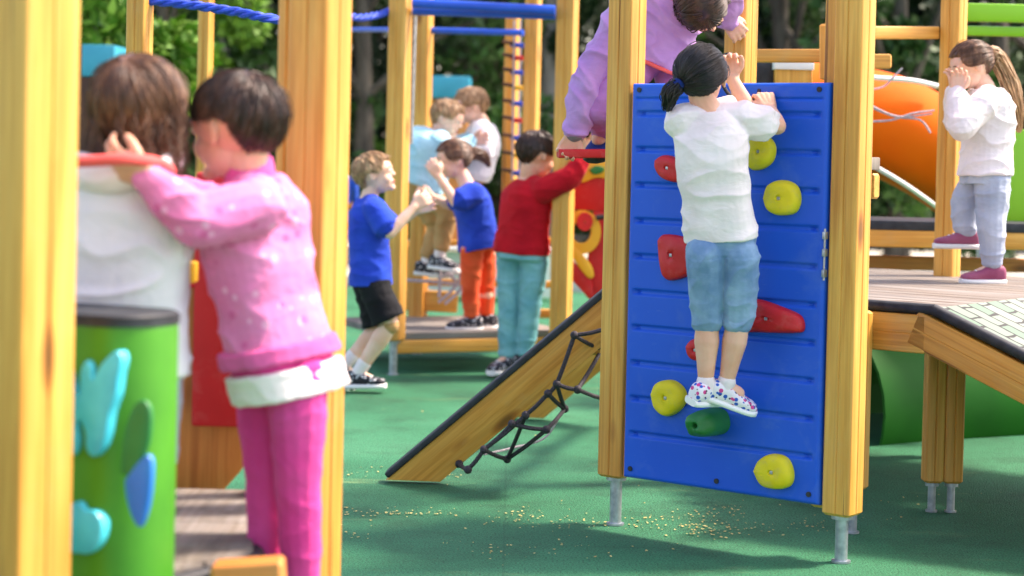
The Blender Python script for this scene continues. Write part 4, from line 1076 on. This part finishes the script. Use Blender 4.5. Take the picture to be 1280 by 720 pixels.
# --- boy in red
person('boy in red sweater and teal trousers with dark hair reaching to the red panel', 10.0, 1.26, dict(
    head=(672,193), fwd=(.80,.50,-.30), hs=.235, neck=(660,224), pelvis=(652,312), chest=(655,265), rs=(.35,-.8,0), rh=(.8,-.5,0), legk=.82, w=1.0, vox=.006,
    arms=[((680,238,-.12),(712,222,-.16),(732,196,-.15),(.5,0,.8),(-.7,0,.6),.35,1), ((660,238,.14),(700,232,.16),(726,205,.12),(.6,0,.7),(-.7,0,.5),.4,1)],
    legs=[((637,325,.04),(636,390,.03),(634,448,.02),(622,458,-.06)), ((668,325,-.02),(662,390,-.02),(656,446,-.02),(672,453,-.08))],
    top=T['red'], bot=T['tealp'], bot_len=1.96, leg_r=.88, flare=1.1, shoe=T['sneak'], hair=HD, seed=15, puff=.016, hem=-.06, footup=UP,
    hairfn=lambda hm, b: hair(hm, b, HD, 500, low=-.9, side=-.2, fringe=.42, vol=1.07, length=.5, thick=.014, seed=15)), 0)

# --- two children at the top of the rear frame
person('child in light blue jacket and khaki trousers bending over on the rear frame', 10.75, 1.12, dict(
    head=(560,147), fwd=(.9,-.2,-.35), hs=.20, neck=(552,166), pelvis=(524,228), chest=(528,188), rs=(.5,-.85,0), vox=.006, w=1.5, skin=M['skin2'],
    arms=[((548,178,-.13),(568,192,-.15),(590,176,-.12),(1,0,.2),(0,0,1),.4,1), ((548,176,.12),(572,184,.12),(594,172,.10),(1,0,.2),(0,0,1),.4,1)],
    legs=[((526,236,-.06),(560,262,-.10),(549,322,-.05),(560,340,-.08)), ((522,238,.05),(548,282,.06),(532,330,.05),(548,345,.04))],
    top=T['ltblue'], bot=T['khaki'], bot_len=1.8, leg_r=1.1, shoe=T['sneak'], sock=T['white'], hair=HL, seed=17, puff=.02, hem=-.05,
    hairfn=lambda hm, b: hair(hm, b, HL, 300, low=-.9, side=-.22, fringe=.4, vol=1.07, length=.5, thick=.018, seed=17)), .45)
person('child in pale hooded top facing left over the shoulder of the child in light blue', 10.9, 1.05, dict(
    head=(588,132), fwd=(-.85,-.2,-.25), hs=.20, neck=(603,152), pelvis=(592,218), chest=(608,184), rs=(-.25,1,0), vox=.006, w=1.0, skin=M['skin2'],
    arms=[((602,162,-.11),(606,190,-.14),(575,182,-.14),(-1,0,.1),(0,0,1),.4,-1), ((600,162,.11),(600,186,.13),(575,178,.10),(-1,0,.1),(0,0,1),.4,1)],
    legs=[((588,238,-.05),(582,285,-.06),(584,330,-.05),(574,335,-.05)), ((592,238,.05),(590,285,.05),(592,330,.05),(580,335,.05))],
    top=T['greywhite'], bot=T['khaki'], leg_r=.8, shoe=T['white'], hair=HL, seed=19, puff=.018,
    hairfn=lambda hm, b: hair(hm, b, HL, 300, low=-.9, side=-.22, fringe=.4, vol=1.08, length=.6, thick=.018, seed=19)), .45)

# --- child in purple on top
def hx_pur(hm, b):
    hair(hm, b, HD, 1300, low=-.9, side=-.3, fringe=.4, vol=1.10, length=1.4, thick=.012, hang=.25, seed=21, part=True, curl=.05, back=.15)
def pur_extra(t_, tors, J, neck, pel, arms, legs):
    bridge(t_, 'waistband', tors, T['salmon'], -.16, -.10, .026)
    bm = bmesh.new(); chain(bm, smooth_path([neck+V((-.06,-.05,-.01)), neck+V((0,-.085,-.03)), neck+V((.06,-.05,-.01))], 4), [.024]*9); finish('scarf', bm, T['peach'], .005, t_, 3)
    sh, el, wr = arms[0]; bm = bmesh.new(); c_ = (wr-el).normalized(); chain(bm, [wr-c_*.03, wr-c_*.005], [.034,.034]); finish('cuff', bm, cloth('grey_cuff', (120,116,124)), .005, t_, 2)
person('child in purple quilted jacket leaning down over the top of the blue panel', 6.38, 1.12, dict(
    head=(878,8,-.10), fwd=(.45,.05,-.9), up=(-.1,-.9,-.1), hs=.19, neck=(856,-12), pelvis=(822,66,.05), chest=(826,0,.04), rs=(-.8,.3,.35), rh=(-1,.2,0), w=.98, vox=.005,
    arms=[((790,4,.04),(742,92,.02),(718,168,.0),(-.4,0,-.9),(.8,0,-.2),.7,1), ((880,-20,.10),(905,-14,.3),(908,26,.42),(.5,.1,-.45),(.3,.0,.8),.55,-1)],
    legs=[((795,84,.02),(748,138,.0),(756,168,.22),(742,178,.1)), ((842,86,.1),(850,140,-.05),(850,172,.25),(850,180,.1))],
    top=T['purple'], bot=T['lilac'], bot_len=1.9, leg_r=.95, shoe=T['navy'], sole=M['black'], hair=HD, hairfn=hx_pur, seed=23, puff=.020, wa=.014, wf=9, extra=pur_extra), 1.18)

# --- girl at the right
def hx_right(hm, b):
    h = hair(hm, b, HM, 700, low=-.9, side=-.25, fringe=.45, vol=1.09, length=1.2, thick=.008, seed=25, tail=(-.0,-1,-.05))
    q = [hm @ V((0,-.47,.02)), hm @ V((0,-.62,-.02)), P(1262,104,7.27), P(1272,135,7.27), P(1274,165,7.3)]
    tail_hair(q, .034, h, HL, 150, wav=.010)
    bm = bmesh.new(); tube(bm, [hm @ V((0,-.48,.02)), hm @ V((0,-.54,0))], .024, 12); bmobj('hair_band', bm, T['pinkband'], h)
person('girl with long ponytail in white sweater covering her face on the right deck', 7.25, .97, dict(
    head=(1213,82), fwd=(-.93,-.15,-.32), hs=.175, neck=(1232,110), pelvis=(1231,216), chest=(1238,160), rs=(-.12,1,0), vox=.0032, w=1.02, skin=M['skin2'],
    arms=[((1236,126,-.09),(1202,158,-.15),(1197,114,-.08),(.1,0,1),(.6,-.3,0),.5,-1), ((1232,126,.10),(1196,154,.12),(1194,112,.04),(-.1,0,1),(.5,.3,0),.5,1)],
    legs=[((1226,226,.06),(1204,252,.06),(1207,292,.06),(1190,301,.06)), ((1240,226,-.05),(1240,284,-.06),(1240,336,-.05),(1214,346,-.06))],
    top=T['white'], bot=T['palegrey'], bot_len=1.9, leg_r=1.06, shoe=T['plum'], hair=HM, hairfn=hx_right, seed=27, puff=.018, wa=.009, hem=-.03, footup=UP), .73)
